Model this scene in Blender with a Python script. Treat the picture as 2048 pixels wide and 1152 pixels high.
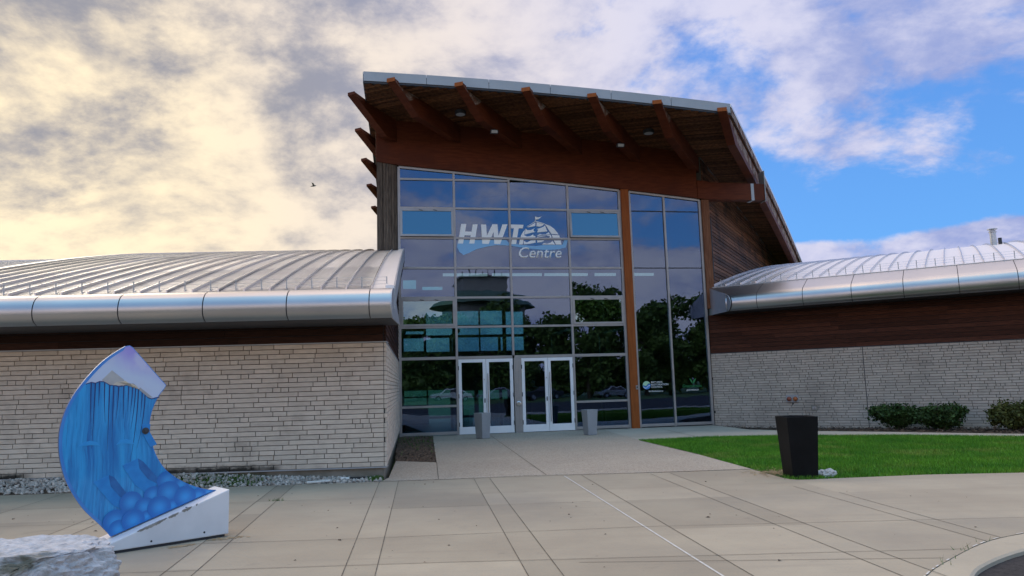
import bpy, bmesh, math, random
import numpy as np
from mathutils import Vector, Matrix
random.seed(7); RNG = np.random.default_rng(7)
for _o in list(bpy.data.objects): bpy.data.objects.remove(_o)
SC = bpy.context.scene; COL = SC.collection
rad = math.radians
V = Vector

# ------------------------------------------------------------------ camera
PITCH, ROLL, EYE = rad(7.487), rad(-1.639), 1.62
f_ = V((0, math.cos(PITCH), math.sin(PITCH))); u0 = V((0, -math.sin(PITCH), math.cos(PITCH))); r0 = V((1, 0, 0))
r_ = math.cos(ROLL)*r0 + math.sin(ROLL)*u0; u_ = -math.sin(ROLL)*r0 + math.cos(ROLL)*u0
cam = bpy.data.cameras.new('camera'); cam.sensor_width = 36; cam.lens = 36*1480/2048
cam.clip_start = .05; cam.clip_end = 6000
camo = bpy.data.objects.new('camera', cam); COL.objects.link(camo)
camo.matrix_world = Matrix(((r_.x, u_.x, -f_.x, 0), (r_.y, u_.y, -f_.y, 0), (r_.z, u_.z, -f_.z, EYE), (0, 0, 0, 1)))
SC.camera = camo

# ------------------------------------------------------------------ sun, exposure
SUN_AZ, SUN_EL = rad(-48), rad(24)            # clouded sun, ahead and to the left
sl = bpy.data.lights.new('sun', 'SUN'); sl.energy = 1.3; sl.angle = rad(40); sl.color = (1, .88, .68)
so = bpy.data.objects.new('sun', sl); COL.objects.link(so)
sd = V((math.sin(SUN_AZ)*math.cos(SUN_EL), math.cos(SUN_AZ)*math.cos(SUN_EL), math.sin(SUN_EL)))
so.rotation_euler = sd.to_track_quat('Z', 'Y').to_euler()
SC.view_settings.view_transform = 'Standard'; SC.view_settings.look = 'None'
SC.view_settings.gamma = 1; SC.view_settings.exposure = 0.25
SC.render.engine = 'CYCLES'
SC.cycles.max_bounces = 8; SC.cycles.transparent_max_bounces = 16; SC.cycles.sample_clamp_indirect = 4
try: SC.cycles.use_denoising = True
except Exception: pass

# ------------------------------------------------------------------ world: clear sky with broken cloud
W = bpy.data.worlds.new('World'); SC.world = W; W.use_nodes = True
nt = W.node_tree; nt.nodes.clear()
class G:
    """tiny node-graph helper"""
    def __init__(s, tree): s.t = tree
    def n(s, kind, **kw):
        x = s.t.nodes.new(kind)
        for k, v in kw.items(): setattr(x, k, v)
        return x
    def put(s, sock, v):
        if hasattr(v, 'is_linked') or isinstance(v, bpy.types.NodeSocket): s.t.links.new(v, sock)
        else: sock.default_value = v
    def m(s, op, a, b=0., c=None, clamp=False):
        x = s.n('ShaderNodeMath', operation=op, use_clamp=clamp); s.put(x.inputs[0], a); s.put(x.inputs[1], b)
        if c is not None: s.put(x.inputs[2], c)
        return x.outputs[0]
    def v(s, op, a, b=(0, 0, 0)):
        x = s.n('ShaderNodeVectorMath', operation=op); s.put(x.inputs[0], a); s.put(x.inputs[1], b)
        return x.outputs['Value'] if op in ('DOT_PRODUCT', 'LENGTH') else x.outputs['Vector']
    def ramp(s, v, a, b, lo=0., hi=1., smooth=True):
        x = s.n('ShaderNodeMapRange', interpolation_type='SMOOTHSTEP' if smooth else 'LINEAR')
        s.put(x.inputs[0], v); s.put(x.inputs[1], a); s.put(x.inputs[2], b); s.put(x.inputs[3], lo); s.put(x.inputs[4], hi)
        return x.outputs[0]
    def mix(s, f, a, b, mode='MIX'):
        x = s.n('ShaderNodeMix', data_type='RGBA', blend_type=mode); s.put(x.inputs[0], f)
        c4 = lambda c: (*c, 1.) if isinstance(c, tuple) and len(c) == 3 else c
        s.put(x.inputs[6], c4(a)); s.put(x.inputs[7], c4(b)); return x.outputs[2]
    def noise(s, vec, scale, detail=5, rough=.55, dist=0., dims='3D'):
        x = s.n('ShaderNodeTexNoise', noise_dimensions=dims); s.put(x.inputs['Vector'], vec)
        x.inputs['Scale'].default_value = scale; x.inputs['Detail'].default_value = detail
        x.inputs['Roughness'].default_value = rough; x.inputs['Distortion'].default_value = dist
        return x.outputs[0]
    def xyz(s, x, y, z):
        c = s.n('ShaderNodeCombineXYZ'); s.put(c.inputs[0], x); s.put(c.inputs[1], y); s.put(c.inputs[2], z); return c.outputs[0]
    def sep(s, v):
        c = s.n('ShaderNodeSeparateXYZ'); s.put(c.inputs[0], v); return c.outputs
g = G(nt)
D = g.n('ShaderNodeTexCoord').outputs['Generated']
X, Y, Z = g.sep(D)
den = g.m('ADD', g.m('MAXIMUM', Z, 0.), .48)
P = g.xyz(g.m('DIVIDE', X, den), g.m('DIVIDE', Y, den), g.m('MULTIPLY', Z, 1.1))
P = g.v('ADD', P, (3.1, 1.7, .4))
Pst = g.v('MULTIPLY', g.v('ADD', P, (0., 0., g_z) if False else (0., 0., 0.)), (1.0, 1.0, 1.0))
n1 = g.noise(Pst, 3.4, 11, .60, .15)
n2 = g.noise(g.v('ADD', Pst, (-.060, .02, .055)), 3.4, 11, .60, .15)
n3 = g.noise(g.v('ADD', Pst, (7.3, 2.2, 5.)), 1.5, 3, .5, .0)
n4 = g.noise(g.v('MULTIPLY', g.v('ADD', Pst, (2.3, 9.2, 1.)), (1., 1., 1.5)), 2.0, 9, .62, .3)
# cloud cover: heavy to the left, broken up high on the right, open low on the right
right = g.ramp(X, -.05, .42)
low = g.ramp(Z, .34, .20)
front = g.ramp(Y, .0, .5)
openr = g.m('MULTIPLY', g.m('MULTIPLY', right, low), front)
left = g.ramp(X, .25, -.25)
behind_high = g.m('MULTIPLY', g.ramp(Y, .1, -.3), g.ramp(Z, .27, .36))
hz = g.m('MULTIPLY', g.ramp(Z, .185, .155), right)
bias = g.m('ADD', g.m('MULTIPLY', left, .25), g.m('MULTIPLY', openr, -.25))
bias = g.m('ADD', bias, g.m('MULTIPLY', behind_high, -.5))
bias = g.m('ADD', bias, g.m('MULTIPLY', hz, .34))
bias = g.m('ADD', bias, g.m('MULTIPLY', g.m('SUBTRACT', n3, .5), .30))
bias = g.m('ADD', bias, g.m('MULTIPLY', g.m('MULTIPLY', g.ramp(Z, .26, .36), front), .075))
bias = g.m('ADD', bias, .045)
dens = g.m('ADD', n1, bias)
cover = g.ramp(dens, .45, .60)
lit = g.m('ADD', .66, g.m('MULTIPLY', g.m('SUBTRACT', n1, n2), 3.4))
lit = g.m('SUBTRACT', lit, g.m('MULTIPLY', g.ramp(n4, .43, .64), .74))
lit = g.ramp(lit, -.25, 1.0)
glow = g.v('DOT_PRODUCT', D, tuple(V((-.60, .78, .20)).normalized()))
warm = g.ramp(glow, .60, .985)
hot = g.ramp(glow, .91, 1.0)
light_c = g.mix(warm, (.60, .60, .75), (.83, .715, .58))
light_c = g.mix(hot, light_c, (.98, .82, .57))
dark_c = g.mix(warm, (.27, .33, .60), (.29, .29, .33))
cloud = g.mix(lit, dark_c, light_c)
sky = g.n('ShaderNodeTexSky', sky_type='NISHITA', sun_disc=False, sun_elevation=SUN_EL, sun_rotation=SUN_AZ)
sky.air_density = 1.0; sky.dust_density = .6; sky.ozone_density = 2.0
blue = g.mix(1., sky.outputs[0], (.068, .085, .115), 'MULTIPLY')
blue = g.mix(.72, blue, g.mix(g.ramp(Z, .0, .55), (.12, .42, .93), (.10, .27, .76)))
rgb = g.mix(cover, blue, cloud)
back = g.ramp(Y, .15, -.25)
rgb = g.mix(back, rgb, g.mix(1., rgb, (2.35, 1.86, 1.30), 'MULTIPLY'))  # sky behind the camera, out of view, boosted to light the walls
rgb = g.mix(g.ramp(Z, .50, .85), rgb, g.mix(1., rgb, (3.1, 2.5, 1.75), 'MULTIPLY'))   # overhead sky, out of view, brightened to light the ground
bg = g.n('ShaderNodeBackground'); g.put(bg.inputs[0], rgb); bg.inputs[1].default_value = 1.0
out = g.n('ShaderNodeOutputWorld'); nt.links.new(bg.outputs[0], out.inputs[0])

# ------------------------------------------------------------------ materials
MATS = {}
def mat(name, c1, c2=None, scale=3., stretch=(1, 1, 1), rough=.7, metal=0., bump=0., bscale=None, detail=5, isl=0., c3=None,
        s3=.4, f3=(.45, .7), spec=None, coat=0., nrough=0., lo=.3, hi=.7):
    m = bpy.data.materials.new(name); m.use_nodes = True; t = m.node_tree; t.nodes.clear(); h = G(t)
    b = h.n('ShaderNodeBsdfPrincipled'); o = h.n('ShaderNodeOutputMaterial'); t.links.new(b.outputs[0], o.inputs[0])
    tc = h.n('ShaderNodeTexCoord').outputs['Object']
    vec = h.v('MULTIPLY', tc, tuple(stretch))
    col = (*c1, 1.)
    if c2 is not None:
        nz = h.noise(vec, scale, detail)
        col = h.mix(h.ramp(nz, lo, hi), c1, c2)
    if c3 is not None:
        col = h.mix(h.ramp(h.noise(tc, s3, 4), f3[0], f3[1]), col, c3)
    if isl:
        gi = h.n('ShaderNodeNewGeometry').outputs['Random Per Island']
        k = h.ramp(gi, 0., 1., 1-isl, 1+isl, smooth=False)
        hsv = h.n('ShaderNodeHueSaturation'); h.put(hsv.inputs['Value'], k); h.put(hsv.inputs['Color'], col); col = hsv.outputs[0]
    h.put(b.inputs['Base Color'], col)
    b.inputs['Roughness'].default_value = rough; b.inputs['Metallic'].default_value = metal
    if nrough: h.put(b.inputs['Roughness'], h.ramp(h.noise(vec, scale*.7, 4), .3, .7, rough-nrough, rough+nrough))
    if spec is not None: b.inputs['Specular IOR Level'].default_value = spec
    if coat: b.inputs['Coat Weight'].default_value = coat; b.inputs['Coat Roughness'].default_value = .08
    if bump:
        bn = h.n('ShaderNodeBump'); bn.inputs['Strength'].default_value = 1.; bn.inputs['Distance'].default_value = bump
        h.put(bn.inputs['Height'], h.noise(vec, bscale or scale*2, 5)); t.links.new(bn.outputs[0], b.inputs['Normal'])
    MATS[name] = m; return m
mat('brick', (.54, .455, .37), (.62, .53, .435), 6, (1, 1, 3), .9, bump=.008, bscale=14, isl=.09, c3=(.45, .38, .31), s3=2.2, f3=(.55, .75), spec=.2)
mat('brick_far', (.47, .395, .325), (.54, .46, .385), 6, (1, 1, 3), .9, bump=.007, bscale=14, isl=.09, c3=(.39, .33, .275), s3=.5, f3=(.5, .75), spec=.2)
mat('mortar', (.040, .035, .032), (.065, .058, .052), 8, rough=.95, spec=.2)
mat('foundation', (.17, .155, .12), (.24, .22, .18), 3, (1, 1, 2), .9, bump=.004, c3=(.06, .07, .04), s3=1.1, f3=(.52, .7))
mat('cladding', (.030, .014, .010), (.055, .024, .015), 4, (1, 1, 12), .7, isl=.28, bump=.003, spec=.12)
mat('cladding_red', (.052, .019, .012), (.095, .034, .019), 4, (1, 1, 12), .65, isl=.3, bump=.003, spec=.12)
mat('siding', (.10, .042, .022), (.21, .092, .045), 4, (1.5, 1.5, 8), .6, isl=.45, bump=.003, c3=(.05, .025, .016), s3=.9, spec=.12)
mat('soffit_wood', (.070, .025, .011), (.165, .068, .028), 5, (2, 2, 1), .75, isl=.45, spec=.12)
mat('glulam', (.085, .020, .008), (.13, .033, .013), 2.5, (1, 1, 9), .55, bump=.002, c3=(.08, .02, .01), s3=.7, spec=.12)
mat('glulam_weathered', (.17, .11, .085), (.34, .27, .23), 7, (1.5, 1.5, 5), .8, bump=.004, c3=(.12, .05, .03), s3=2.5, f3=(.45, .6), spec=.12)
mat('post_orange', (.25, .068, .017), (.32, .092, .024), 3, (6, 6, .5), .5, bump=.001, spec=.12)
mat('post_brown', (.12, .047, .024), (.24, .105, .055), 6, (7, 7, .4), .7, bump=.003, spec=.12)
mat('board_grey', (.055, .043, .036), (.16, .12, .088), 7, (8, 8, .35), .85, bump=.006, isl=.25, spec=.12)
mat('metal_roof', (.76, .76, .77), rough=.46, metal=.92)
mat('metal_rib_shaded', (.52, .53, .56), rough=.25, metal=.95)  # roof metal darkened: the ribs' dark reflections put into the colour
mat('metal_roof_sky_tint', (.36, .41, .50), (.31, .36, .44), 1.2, rough=.5, metal=.8)  # second roof's bluish reflection put into a darker metal colour
mat('metal_eave', (.47, .47, .475), (.42, .425, .44), .8, (1, 1, 1), .34, .95, nrough=.04)
mat('metal_plain', (.52, .54, .57), (.46, .48, .50), 2, rough=.45, metal=.75)
mat('metal_fascia', (.36, .37, .385), (.32, .33, .345), 1.2, rough=.5, metal=.35)
mat('flash_dark', (.05, .052, .06), rough=.6, metal=.3)
mat('mullion', (.36, .345, .34), (.31, .30, .295), 3, rough=.42, metal=.55)
mat('door_metal', (.84, .85, .88), (.80, .81, .84), 3, rough=.4, metal=.15)
mat('steel', (.55, .55, .55), rough=.28, metal=1.)
mat('black_rubber', (.012, .012, .013), rough=.7)
mat('interior', (.10, .095, .088), (.13, .122, .11), 2, rough=.8)
mat('interior_floor', (.15, .14, .13), (.19, .18, .17), 2, rough=.35)
mat('frame_dark', (.05, .055, .055), rough=.4, metal=.4)
mat('vinyl_white', (.88, .92, .92), rough=.6)
mat('vinyl_blue', (.24, .50, .78), rough=.6)
mat('vinyl_green', (.02, .20, .06), rough=.6)
mat('vinyl_mint', (.42, .68, .45), rough=.6)
mat('vinyl_sea', (.06, .22, .55), rough=.6)
mat('vinyl_text', (.80, .82, .82), rough=.6)
def concrete(name, a, b, c, agg):
    m = bpy.data.materials.new(name); m.use_nodes = True; t = m.node_tree; t.nodes.clear(); h = G(t)
    bs = h.n('ShaderNodeBsdfPrincipled'); o = h.n('ShaderNodeOutputMaterial'); t.links.new(bs.outputs[0], o.inputs[0])
    tc = h.n('ShaderNodeTexCoord').outputs['Object']
    col = h.mix(h.ramp(h.noise(tc, .55, 6, .6), .32, .68), a, b)
    col = h.mix(h.m('MULTIPLY', h.ramp(h.noise(h.v('MULTIPLY', tc, (.25, 5., 1.)), 1.3, 5, .65), .52, .75), .45), col, c)
    gi = h.n('ShaderNodeNewGeometry').outputs['Random Per Island']
    if agg:
        vo = h.n('ShaderNodeTexVoronoi'); h.put(vo.inputs['Vector'], tc); vo.inputs['Scale'].default_value = 55
        sx = h.sep(vo.outputs['Color'])[0]
        col = h.mix(h.m('MULTIPLY', h.ramp(sx, .15, .9), .45), col, (.50, .44, .37)); col = h.mix(h.m('MULTIPLY', h.ramp(sx, .35, .05), .45), col, (.12, .095, .08))
    else:
        col = h.mix(h.m('MULTIPLY', h.ramp(h.noise(tc, 38, 3, .7), .58, .74), .35), col, (.16, .14, .12))
        col = h.mix(h.ramp(h.noise(tc, 2.1, 6, .7), .60, .78, 0., .6), col, (.20, .175, .14))
        col = h.mix(h.ramp(h.noise(h.v('ADD', tc, (4., 9., 0.)), .28, 5, .6), .48, .66, 0., .45), col, (.25, .225, .185))
        col = h.mix(h.ramp(h.noise(h.v('MULTIPLY', tc, (1., 1., 1.)), 9., 2, .5), .74, .78, 0., .5), col, (.17, .15, .12))
    k = h.ramp(gi, 0., 1., .86, 1.08, smooth=False)
    hsv = h.n('ShaderNodeHueSaturation'); h.put(hsv.inputs['Value'], k); h.put(hsv.inputs['Color'], col); col = hsv.outputs[0]
    h.put(bs.inputs['Base Color'], col); bs.inputs['Roughness'].default_value = .82
    bn = h.n('ShaderNodeBump'); bn.inputs['Distance'].default_value = .006 if agg else .003
    h.put(bn.inputs['Height'], h.noise(tc, 45 if agg else 26, 4)); t.links.new(bn.outputs[0], bs.inputs['Normal'])
    MATS[name] = m
concrete('concrete', (.325, .275, .205), (.385, .33, .245), (.275, .235, .18), False)
concrete('concrete_kerb', (.40, .345, .26), (.46, .40, .30), (.35, .30, .235), False)
concrete('concrete_walk', (.42, .365, .29), (.47, .41, .325), (.38, .33, .265), False)
concrete('aggregate', (.345, .285, .215), (.395, .33, .25), (.305, .255, .20), True)
mat('joint', (.10, .086, .068), (.17, .15, .12), 6, rough=.95, spec=.2)
mat('joint_seal', (.62, .60, .56), (.50, .48, .44), 9, rough=.6)
mat('asphalt', (.030, .027, .027), (.055, .050, .049), 30, rough=.9, bump=.004, bscale=60, spec=.2)
mat('soil', (.045, .033, .024), (.085, .062, .045), 12, rough=.95, bump=.02, bscale=25, spec=.2)
mat('chip', (.055, .034, .022), (.13, .085, .055), 20, rough=.9, isl=.45)
mat('lawn_base', (.022, .062, .008), (.038, .085, .012), 3, rough=.95, bump=.02, bscale=30)
mat('far_grass', (.045, .095, .02), (.075, .125, .03), .6, rough=.95)
def blade_mat(name, a, b, c, isl):
    m = mat(name, a, b, .9, rough=.6, isl=isl, c3=c, s3=.8, f3=(.50, .72), spec=.25)
    return m
blade_mat('grass_blade', (.060, .20, .011), (.115, .29, .016), (.19, .27, .040), .45)
blade_mat('weed', (.045, .11, .015), (.075, .15, .025), (.06, .10, .02), .4)
blade_mat('shrub_leaf', (.022, .052, .012), (.045, .085, .018), (.035, .062, .014), .55)
blade_mat('shrub_leaf_olive', (.055, .068, .016), (.085, .095, .022), (.05, .055, .015), .5)
blade_mat('tree_leaf', (.075, .13, .026), (.13, .20, .042), (.095, .155, .034), .5)
mat('bark', (.06, .045, .032), (.11, .085, .065), 8, (1, 1, .2), .95, bump=.02)
mat('pebble', (.30, .27, .235), (.46, .43, .39), 5, rough=.85, isl=.4)
mat('rock', (.36, .36, .375), (.52, .52, .545), 16., rough=.85, bump=.018, bscale=34, c3=(.13, .13, .105), s3=2.0, f3=(.56, .66), detail=10, spec=.2)
mat('rock_white', (.55, .54, .52), (.40, .39, .37), 9, rough=.8, bump=.02, bscale=14)
mat('planter_grey', (.30, .305, .32), (.26, .265, .28), 2, rough=.55)
mat('planter_black', (.006, .006, .0065), (.009, .009, .0095), 3, rough=.55, c3=(.016, .015, .0145), s3=1.6, f3=(.6, .75), spec=.1)
mat('pipe_white', (.70, .70, .68), (.55, .54, .50), 6, rough=.4)
mat('base_white', (.66, .66, .68), (.58, .58, .60), 2.2, rough=.5, c3=(.40, .37, .33), s3=2.4, f3=(.68, .76))
mat('scrape', (.20, .185, .165), (.32, .30, .27), 12, rough=.8)
mat('rust_stain', (.33, .20, .07), (.36, .29, .20), 9, rough=.9)
mat('brass', (.26, .08, .05), rough=.35, metal=.5)
mat('brass_b', (.34, .12, .045), rough=.35, metal=.5)
mat('car_silver', (.45, .46, .48), rough=.25, metal=.7, coat=.6)
mat('car_white', (.75, .75, .75), rough=.25, coat=.6)
mat('car_dark', (.03, .035, .05), rough=.25, metal=.4, coat=.6)
mat('car_glass', (.02, .022, .025), rough=.05)
mat('render_pale', (.42, .38, .33), (.36, .33, .29), 1, rough=.85)
mat('roof_green', (.12, .18, .11), (.09, .14, .085), 1, rough=.6)
mat('feather', (.12, .11, .10), rough=.9)
# lamps
def emit(name, c, s):
    m = bpy.data.materials.new(name); m.use_nodes = True; b = m.node_tree.nodes['Principled BSDF']
    b.inputs['Base Color'].default_value = (*c, 1); b.inputs['Emission Color'].default_value = (*c, 1); b.inputs['Emission Strength'].default_value = s
    MATS[name] = m
emit('tube_light', (.80, .90, 1.), .55)
mat('lens', (.40, .41, .41), rough=.4)
# glass: coated panes, part mirror, part tinted see-through
def glass(name, tint, refl, base, wav=.0):
    m = bpy.data.materials.new(name); m.use_nodes = True; t = m.node_tree; t.nodes.clear(); h = G(t)
    o = h.n('ShaderNodeOutputMaterial'); mx = h.n('ShaderNodeMixShader')
    tr = h.n('ShaderNodeBsdfTransparent'); tr.inputs[0].default_value = (*tint, 1)
    gl = h.n('ShaderNodeBsdfGlossy'); gl.inputs['Color'].default_value = (*refl, 1); gl.inputs['Roughness'].default_value = .0
    lw = h.n('ShaderNodeLayerWeight'); lw.inputs[0].default_value = .35
    fac = h.ramp(lw.outputs['Fresnel'], 0., 1., base, 1., smooth=False)
    h.put(mx.inputs[0], fac); t.links.new(tr.outputs[0], mx.inputs[1]); t.links.new(gl.outputs[0], mx.inputs[2]); t.links.new(mx.outputs[0], o.inputs[0])
    if wav:
        bn = h.n('ShaderNodeBump'); bn.inputs['Distance'].default_value = wav; bn.inputs['Strength'].default_value = 1.
        h.put(bn.inputs['Height'], h.noise(h.n('ShaderNodeTexCoord').outputs['Object'], 1.3, 2)); t.links.new(bn.outputs[0], gl.inputs['Normal'])
    MATS[name] = m
glass('glass', (.50, .62, .62), (.28, .39, .69), .17, .0010)
glass('glass_vent', (.30, .40, .41), (.42, .66, .86), .22, .0004)
glass('glass_rear', (.50, .85, 1.), (.2, .25, .25), .05)

# ------------------------------------------------------------------ mesh builder
class MB:
    def __init__(s): s.v = []; s.f = []; s.mi = []; s.cur = 0; s.sm = []; s.smooth = False
    def add(s, vs, fs):
        k = len(s.v); s.v += [tuple(p) for p in vs]
        for q in fs: s.f.append(tuple(k+i for i in q)); s.mi.append(s.cur); s.sm.append(s.smooth)
    def hexa(s, a):  # 8 corners: bottom 4 ccw, top 4 ccw
        s.add(a, [(3, 2, 1, 0), (4, 5, 6, 7), (0, 1, 5, 4), (1, 2, 6, 5), (2, 3, 7, 6), (3, 0, 4, 7)])
    def box(s, F, a, b):  # F maps (u,v,w) -> world; a, b corners
        (x0, y0, z0), (x1, y1, z1) = a, b
        s.hexa([F(x0, y0, z0), F(x1, y0, z0), F(x1, y1, z0), F(x0, y1, z0), F(x0, y0, z1), F(x1, y0, z1), F(x1, y1, z1), F(x0, y1, z1)])
    def prism(s, pts, ext):  # polygon (3D points) swept by vector ext
        n = len(pts); e = V(ext); q = [V(p) for p in pts]
        s.add(q+[p+e for p in q], [tuple(reversed(range(n))), tuple(range(n, 2*n))]+[(i, (i+1) % n, n+(i+1) % n, n+i) for i in range(n)])
    def loft(s, rings, closed=True, caps=True):
        n = len(rings[0]); vs = [p for r in rings for p in r]; fs = []
        for i in range(len(rings)-1):
            for j in range(n if closed else n-1):
                k = (j+1) % n; fs.append((i*n+j, i*n+k, (i+1)*n+k, (i+1)*n+j))
        if caps and closed: fs += [tuple(reversed(range(n))), tuple((len(rings)-1)*n+j for j in range(n))]
        s.add(vs, fs)
    def tube(s, path, r, n=8):
        path = [V(p) for p in path]; rings = []
        for i, p in enumerate(path):
            t = (path[min(i+1, len(path)-1)]-path[max(i-1, 0)]).normalized()
            a = t.orthogonal().normalized() if i == 0 else (a-t*a.dot(t)).normalized()
            b = t.cross(a); rr = r[i] if isinstance(r, (list, tuple)) else r
            rings.append([p+(a*math.cos(2*math.pi*k/n)+b*math.sin(2*math.pi*k/n))*rr for k in range(n)])
        s.loft(rings)
    def build(s, name, m, parent=None, bevel=0., **props):
        me = bpy.data.meshes.new(name); off = parent_loc(parent)
        me.from_pydata([(p[0]-off.x, p[1]-off.y, p[2]-off.z) for p in s.v], [], s.f)
        ms = m if isinstance(m, (list, tuple)) else [m]
        for q in ms: me.materials.append(MATS[q])
        me.polygons.foreach_set('material_index', s.mi); me.polygons.foreach_set('use_smooth', s.sm)
        me.update()
        if bevel:
            bm = bmesh.new(); bm.from_mesh(me); bmesh.ops.recalc_face_normals(bm, faces=bm.faces)
            bmesh.ops.bevel(bm, geom=[e for e in bm.edges if len(e.link_faces) == 2 and e.calc_face_angle() > .5], offset=bevel, segments=2, affect='EDGES', profile=.6)
            bm.to_mesh(me); bm.free()
        elif not s.smooth:
            bm = bmesh.new(); bm.from_mesh(me); bmesh.ops.recalc_face_normals(bm, faces=bm.faces); bm.to_mesh(me); bm.free()
        return link(name, me, parent, props)
def parent_loc(p):
    o = V((0, 0, 0))
    while p is not None: o += V(p.location); p = p.parent
    return o
def link(name, me, parent=None, props=None):
    o = bpy.data.objects.new(name, me); COL.objects.link(o)
    if parent is not None: o.parent = parent
    for k, v in (props or {}).items(): o[k] = v
    return o
def thing(name, loc, label, cat, group=None):
    o = bpy.data.objects.new(name, None); COL.objects.link(o); o.location = loc; o.empty_display_size = .2
    o['label'] = label; o['category'] = cat
    if group: o['group'] = group
    return o
def dup(root, loc, label, group=None, rz=0.):
    r = root.copy(); COL.objects.link(r); r.location = loc; r.rotation_euler = (0, 0, rz); r['label'] = label
    if group: r['group'] = group
    for ch in list(root.children):
        c = ch.copy(); COL.objects.link(c); c.parent = r
        for gch in list(ch.children):
            d = gch.copy(); COL.objects.link(d); d.parent = c
    return r
def az(a): return V((math.sin(rad(a)), math.cos(rad(a)), 0))
def sheet(name, pts, z, thick, m, **props):
    b = MB(); b.prism([(x, y, z-thick) for x, y in pts], (0, 0, thick)); return b.build(name, m, None, **props)
I3 = lambda x, y, z: V((x, y, z))

# ================================================================== frames of reference of the three building fronts
PM = V((-.04, 25.80, 0)); FX = az(79.8); FN = V((FX.y, -FX.x, 0))          # glazed front: along, outward
def FP(u, d, z): return PM + FX*u + FN*d + V((0, 0, z))
L0 = V((-2.38, 13.70, 0)); LD = az(87.); LN = V((LD.y, -LD.x, 0))           # left wing: along, outward
def LW(u, o, z): return L0 + LD*u + LN*o + V((0, 0, z))
W0 = PM + FX*7.4; RD = az(121); RN = V((RD.y, -RD.x, 0))                    # right wing
def RW(u, o, z): return W0 + RD*u + RN*o + V((0, 0, z))
RA = az(26.13); RS = V((RA.y, -RA.x, 0))                                    # main roof: along the rafters, across
def ztop(s, r): return 10.987 - .077*(s+8) - .0039*(s+8)**2 - .0412*(r-20) - .0016*(r-20)**2
def RP(s, r, dz): p = RA*r + RS*s; p.z = ztop(s, r)+dz; return p

# ================================================================== ground
sheet('ground', [(-900, -900), (900, -900), (900, 900), (-900, 900)], -.30, .1, 'far_grass', kind='structure')
sheet('road', [(-200, -17), (200, -17), (200, 9.4), (-200, 9.4)], -.05, .1, 'asphalt', kind='structure')
kerb_back = [(30, 9.3), (14, 9.2), (8, 8.75), (6.2, 8.25), (5.08, 7.73), (4.48, 7.39), (3.77, 6.76), (3.27, 6.24), (2.65, 5.4), (2.1, 4.3), (1.75, 3.0), (1.6, 1.5), (1.6, -2.)]
kerb_front = [(30, 8.95), (14, 8.85), (8.1, 8.38), (6.5, 7.90), (5.45, 7.42), (4.62, 7.05), (3.95, 6.56), (3.57, 6.12), (2.98, 5.25), (2.45, 4.2), (2.1, 3.0), (1.95, 1.5), (1.95, -2.)]
def smooth_line(pts, n=5):
    P = [V((*p, 0)) for p in pts]; out = []
    for i in range(len(P)-1):
        p0, p1, p2, p3 = P[max(i-1, 0)], P[i], P[i+1], P[min(i+2, len(P)-1)]
        for k in range(n):
            t = k/n; q = .5*((2*p1)+(p2-p0)*t+(2*p0-5*p1+4*p2-p3)*t*t+(3*p1-p0-3*p2+p3)*t**3); out.append((q.x, q.y))
    return out+[pts[-1]]
smooth_kerb = smooth_line(kerb_back)
plaza = [(-60, 9.2), (-25, 12.4), (-8.9, 12.98), (-6.5, 13.16), (-4.99, 13.30), (-2.42, 13.38), (-1.2, 13.44), (.14, 13.62), (2.8, 13.55), (4.22, 13.66),
         (4.27, 13.0), (4.32, 12.42), (4.36, 12.22), (4.45, 12.10), (4.62, 12.09), (4.92, 12.13), (6.59, 12.27), (8.13, 12.18), (14, 11.9), (30, 11.0)] + smooth_kerb + [(-60, -2)]
PLAZA = plaza
b = MB(); kb, kf = smooth_line(kerb_back), smooth_line(kerb_front)
b.loft([[(*kb[i], -.2), (*kf[i], -.2), (*kf[i], -.018), (kf[i][0]*.92+kb[i][0]*.08, kf[i][1]*.92+kb[i][1]*.08, -.004), (kb[i][0]*.97+kf[i][0]*.03, kb[i][1]*.97+kf[i][1]*.03, -.002)] for i in range(len(kb))])
b.build('kerb', 'concrete_kerb', None, kind='structure')
apron = [(-2.42, 13.40), (-1.2, 13.46), (.14, 13.64), (2.8, 13.57), (4.22, 13.68), (3.99, 16.46), (3.42, 20.8), (3.10, 25.3), (3.02, 26.30), (-2.80, 25.25), (-1.75, 16.47), (-2.72, 17.0), (-2.36, 13.9)]
sheet('entrance_apron', apron, .004, .18, 'aggregate', kind='structure')
walk = [(3.10, 25.3), (3.44, 20.86), (3.46, 21.14), (5.5, 21.6), (7.32, 21.34), (10.3, 20.28), (12.6, 18.74), (20, 13.9), (40, 1), (41.5, 2.2), (20, 15.4), (12.79, 19.75), (10.66, 21.45), (8.44, 23.0), (7.45, 24.2), (7.2, 26.0), (7.0, 26.85), (3.02, 26.30)]
sheet('sidewalk', walk, 0., .15, 'concrete_walk', kind='structure')
lawn = [(3.40, 21.10), (3.48, 20.4), (3.99, 16.46), (4.25, 13.84), (4.29, 12.9), (4.36, 12.28), (4.47, 12.13), (4.92, 12.15), (6.59, 12.29), (8.13, 12.20), (14, 11.93), (30, 11.05), (24, 11.3), (20, 13.86), (12.6, 18.7), (10.3, 20.24), (7.32, 21.30), (5.5, 21.56)]
sheet('lawn', lawn, -.012, .1, 'lawn_base', kind='structure')
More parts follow.
